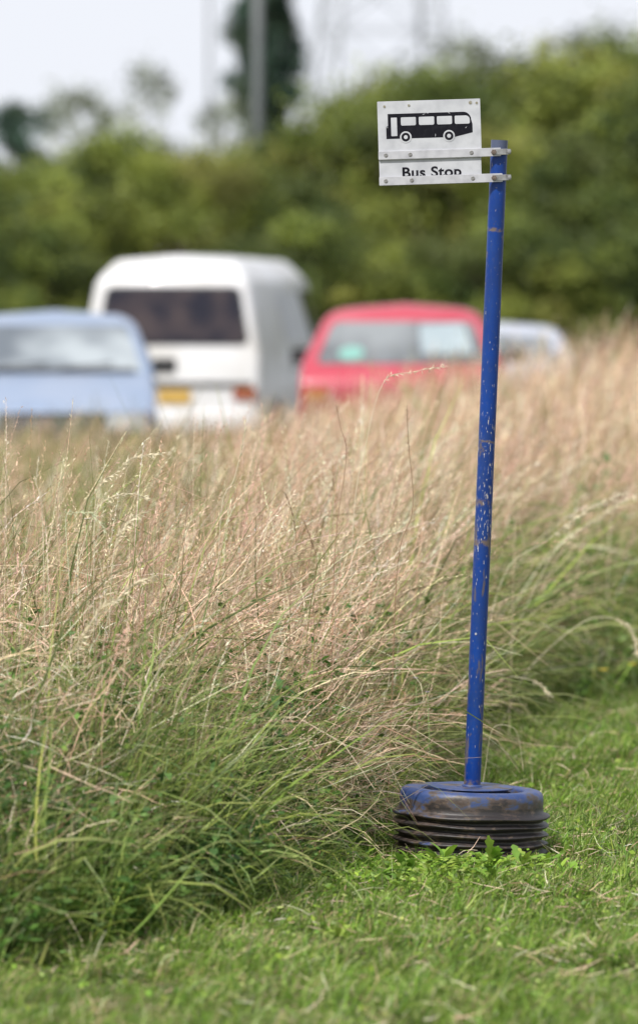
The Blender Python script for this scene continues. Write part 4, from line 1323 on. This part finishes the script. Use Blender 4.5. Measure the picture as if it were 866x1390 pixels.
nettle(822, 612, 27.0, 1.0, 'tall green weed standing in the dry grass at right', [(.12, .20, .07), (.16, .24, .09)], 'green weeds in the dry grass right of the post', pairs=14, big=1.6)
nettle(770, 690, 26.0, .8, 'green weed in the dry grass between post and right edge', [(.12, .20, .07)], 'green weeds in the dry grass right of the post', pairs=14, big=1.6)
nettle(742, 745, 25.5, .7, 'lower green weed right of the scratched part of the post', [(.12, .20, .07)], 'green weeds in the dry grass right of the post', pairs=12, big=1.6)
nettle(790, 655, 26.5, .7, 'green weed beside the tallest weed at right', [(.14, .22, .08)], 'green weeds in the dry grass right of the post', pairs=12, big=1.6)
nettle(150, 705, 23.0, .7, 'green leafy stem in the blurred grass at left', [(.17, .25, .09)], 'green weeds in the blurred grass at left', pairs=12, big=1.4)

# flowers
def flower(px, py, d, col, r, label, npet=6, name='buttercup', cat='flower'):
    q = P(px, py, d); zg = float(gz(q.x, d))
    root = empty(name, (q.x, d, zg)); tag(root, label, cat)
    h = q.z - zg
    bm = bmesh.new(); tube(bm, [(.02, 0, 0), (.008, 0, h * .5), (0, 0, h)], [.002, .0016, .0013], 6)
    obj('stem', bm, principled('flower stem', (.16, .24, .07), .6), root, smooth=True)
    m_ = principled('petal ' + name, col, .5)
    for k in range(npet):
        a = 2 * math.pi * k / npet
        bm = bmesh.new()
        vs = [bm.verts.new((r * u * math.cos(a) - r * w_ * math.sin(a), r * u * math.sin(a) + r * w_ * math.cos(a), h + r * zz)) for u, w_, zz in ((.05, 0, 0), (.5, -.42, .25), (1, -.22, .35), (1, .22, .35), (.5, .42, .25))]
        bm.faces.new(vs)
        obj('petal', bm, m_, root)
flower(818, 911, 23.3, (.85, .60, .02), .022, 'yellow flower in the green grass near the right edge')
flower(858, 903, 23.5, (.85, .60, .02), .020, 'yellow flower touching the right edge of the photo')
flower(674, 863, 24.2, (.75, .58, .05), .018, 'faint yellow flower just right of the blue post')
flower(564, 921, 18.6, (.55, .42, .68), .009, 'small pale purple flower in hay left of the post', name='wild_flower')
flower(580, 940, 18.5, (.52, .40, .66), .009, 'tiny purple flower nearest the post on its left side', name='wild_flower')
flower(118, 706, 17.4, (.78, .74, .62), .016, 'whitish seed tuft on a thin stem in the left grass', name='wild_flower')

# single flowering stalks, traced as curves through the places where they stand
def stalk(pts, d, label, col=(.66, .55, .36), w0=.0022, head=.35, sp=.015, spread=.5, dense=60, dirn=None):
    """pts: column, row of the visible run from low to tip; the root is carried on down to the ground"""
    ps = [P(a, b, d) for a, b in pts]
    zg = float(gz(ps[0].x, d))
    dirx = ps[0].x - (ps[1].x - ps[0].x) * .8
    base = Vector((dirx, d, zg))
    ps = [base, base.lerp(ps[0], .5) + Vector((0, .02, 0))] + ps
    # smooth
    path = []
    for i in range(len(ps) - 1):
        p0, p1, p2, p3 = ps[max(i - 1, 0)], ps[i], ps[i + 1], ps[min(i + 2, len(ps) - 1)]
        for k in range(6):
            t = k / 6
            path.append(.5 * ((2 * p1) + (p2 - p0) * t + (2 * p0 - 5 * p1 + 4 * p2 - p3) * t * t + (3 * p1 - p0 - 3 * p2 + p3) * t ** 3))
    path.append(ps[-1])
    root = empty('grass_stalk', base); tag(root, label, 'grass stalk', 'single flowering stalks above the grass')
    bm = bmesh.new()
    n = len(path)
    tube(bm, [p - base for p in path], [w0 * (1 - .6 * i / n) * .6 for i in range(n)], 6)
    m_ = principled('stalk', col, .6)
    obj('stem', bm, m_, root, smooth=True)
    acc = Acc()
    a = np.array([tuple(p - base) for p in path])
    seglen = np.r_[0, np.cumsum(np.linalg.norm(np.diff(a, axis=0), axis=1))]
    tot = seglen[-1]; u = tot * (1 - head * rng.random(dense) ** .9)
    q = np.stack([np.interp(u, seglen, a[:, j]) for j in range(3)], 1)
    q2 = np.stack([np.interp(u - .01, seglen, a[:, j]) for j in range(3)], 1)
    tg = q - q2; tg /= np.linalg.norm(tg, axis=1, keepdims=True) + 1e-9
    dd = tg + rng.normal(0, spread, tg.shape) + np.array([0, 0, -.25])
    slivers(acc, q, dd, rng.uniform(.7, 1.5, dense) * sp, rng.uniform(.14, .24, dense) * sp, np.tile(np.array(col) * 1.1, (dense, 1)) * rng.normal(1, .08, (dense, 1)))
    link('seed_head', acc.mesh('seed_head'), STRAW, root)
CR = (.74, .66, .48)
stalk([(128, 790), (132, 672), (160, 640), (180, 622), (220, 615)], 16.9, 'arching pale seed head, longest and highest arc at left', CR, head=.17, dense=130)
stalk([(100, 800), (128, 700), (150, 676), (178, 670), (202, 677)], 17.0, 'pale arching seed head below the highest arc', CR, head=.12, dense=90)
stalk([(150, 820), (156, 745), (170, 715), (195, 693)], 16.7, 'short one sided drooping seed head left of the branching brown stalk', CR, head=.13, dense=60, sp=.02)
stalk([(62, 900), (58, 700), (50, 655), (53, 625)], 16.6, 'upright knobbly seed spike near the left edge', CR, head=.13, dense=50, spread=.2)
stalk([(82, 880), (78, 700), (88, 668), (108, 646)], 16.7, 'forked dry stalk pointing right near the left edge', (.5, .38, .22), head=.05, dense=20, spread=.15)
stalk([(84, 800), (76, 700), (74, 670), (80, 652)], 16.7, 'short upright spike beside the forked dry stalk', (.6, .47, .3), head=.05, dense=30, spread=.2)
stalk([(95, 800), (90, 705), (104, 696), (125, 698), (143, 720)], 16.8, 'drooping green white feathery grass head left of centre', (.66, .68, .46), head=.14, dense=90, spread=.8)
stalk([(175, 850), (200, 800), (193, 720), (200, 692), (213, 660)], 16.8, 'kinked reddish brown stalk left of centre', (.40, .25, .16), w0=.0036, head=.10, dense=40, spread=1.1, sp=.01)
stalk([(140, 900), (150, 830), (180, 795), (212, 781)], 16.2, 'pale seed head arching right below the brown stalk', CR, head=.18, dense=90, sp=.02)
stalk([(60, 950), (115, 860), (138, 825), (160, 815)], 16.0, 'low feathery pale seed head with drooping side sprays', CR, head=.22, dense=110, sp=.024)
stalk([(300, 700), (318, 650), (330, 600), (333, 572)], 17.6, 'thin straight pale spike below the white van', CR, head=.10, dense=50, spread=.15)
stalk([(480, 700), (495, 610), (520, 520), (560, 505), (605, 497)], 18.6, 'long pale stalk arching in front of the red car', CR, head=.13, dense=70)
stalk([(540, 760), (560, 690), (554, 600), (552, 550)], 18.2, 'brown upright dock stalk below the red car', (.36, .23, .14), w0=.0036, head=.12, dense=60, spread=1.2, sp=.009)
stalk([(455, 740), (470, 620), (462, 580), (455, 545)], 17.8, 'reddish branching stalk below the left end of the red car', (.42, .25, .17), w0=.0028, head=.14, dense=80, spread=1.3, sp=.009)
stalk([(690, 880), (725, 800), (760, 740), (830, 690), (862, 672)], 22.0, 'long pale stalk sweeping up to the right edge', CR, w0=.003, head=.3, dense=150, sp=.02)
stalk([(660, 860), (690, 770), (740, 735), (800, 690), (850, 668)], 21.0, 'pale leaning stalk right of the post, above its scratches', CR, w0=.003, head=.25, dense=100, sp=.02)
stalk([(720, 905), (790, 845), (835, 840), (858, 860), (866, 890)], 21.5, 'pale grass head curling down at the right edge', CR, w0=.003, head=.2, dense=120, sp=.02)
stalk([(655, 920), (690, 918), (725, 925), (745, 942)], 20.5, 'pale seed head hanging over the lawn right of the post', CR, w0=.003, head=.14, dense=90, sp=.018)
stalk([(668, 990), (692, 986), (703, 1000), (709, 1040)], 19.0, 'thin hooked straw bending down right of the lower post', (.6, .55, .36), head=.05, dense=20, spread=.1)
stalk([(700, 700), (712, 745), (722, 770), (690, 810), (668, 838)], 21.5, 'crooked dry stem just right of the scratched post', (.62, .5, .34), w0=.003, head=.05, dense=20)
stalk([(395, 780), (402, 745), (398, 700), (388, 670)], 17.2, 'dark upright brown stalk in the middle of the meadow', (.26, .17, .10), head=.12, dense=40, spread=.2, sp=.012)
stalk([(427, 800), (430, 760), (421, 730), (412, 706)], 17.2, 'dark spike right of the dark upright stalk', (.28, .18, .11), head=.12, dense=40, spread=.2, sp=.012)
stalk([(270, 845), (330, 790), (380, 760), (440, 735)], 17.0, 'brown woody stalk slanting up to the right in the middle', (.38, .27, .17), w0=.0038, head=.05, dense=20)
stalk([(330, 860), (370, 820), (430, 790), (500, 762)], 17.0, 'second slanting brown stalk right of the middle', (.42, .31, .2), w0=.0034, head=.05, dense=20)
stalk([(10, 965), (60, 948), (110, 940), (140, 945)], 15.8, 'bent brown stem lying almost level at the left edge', (.36, .26, .16), w0=.005, head=.03, dense=10)
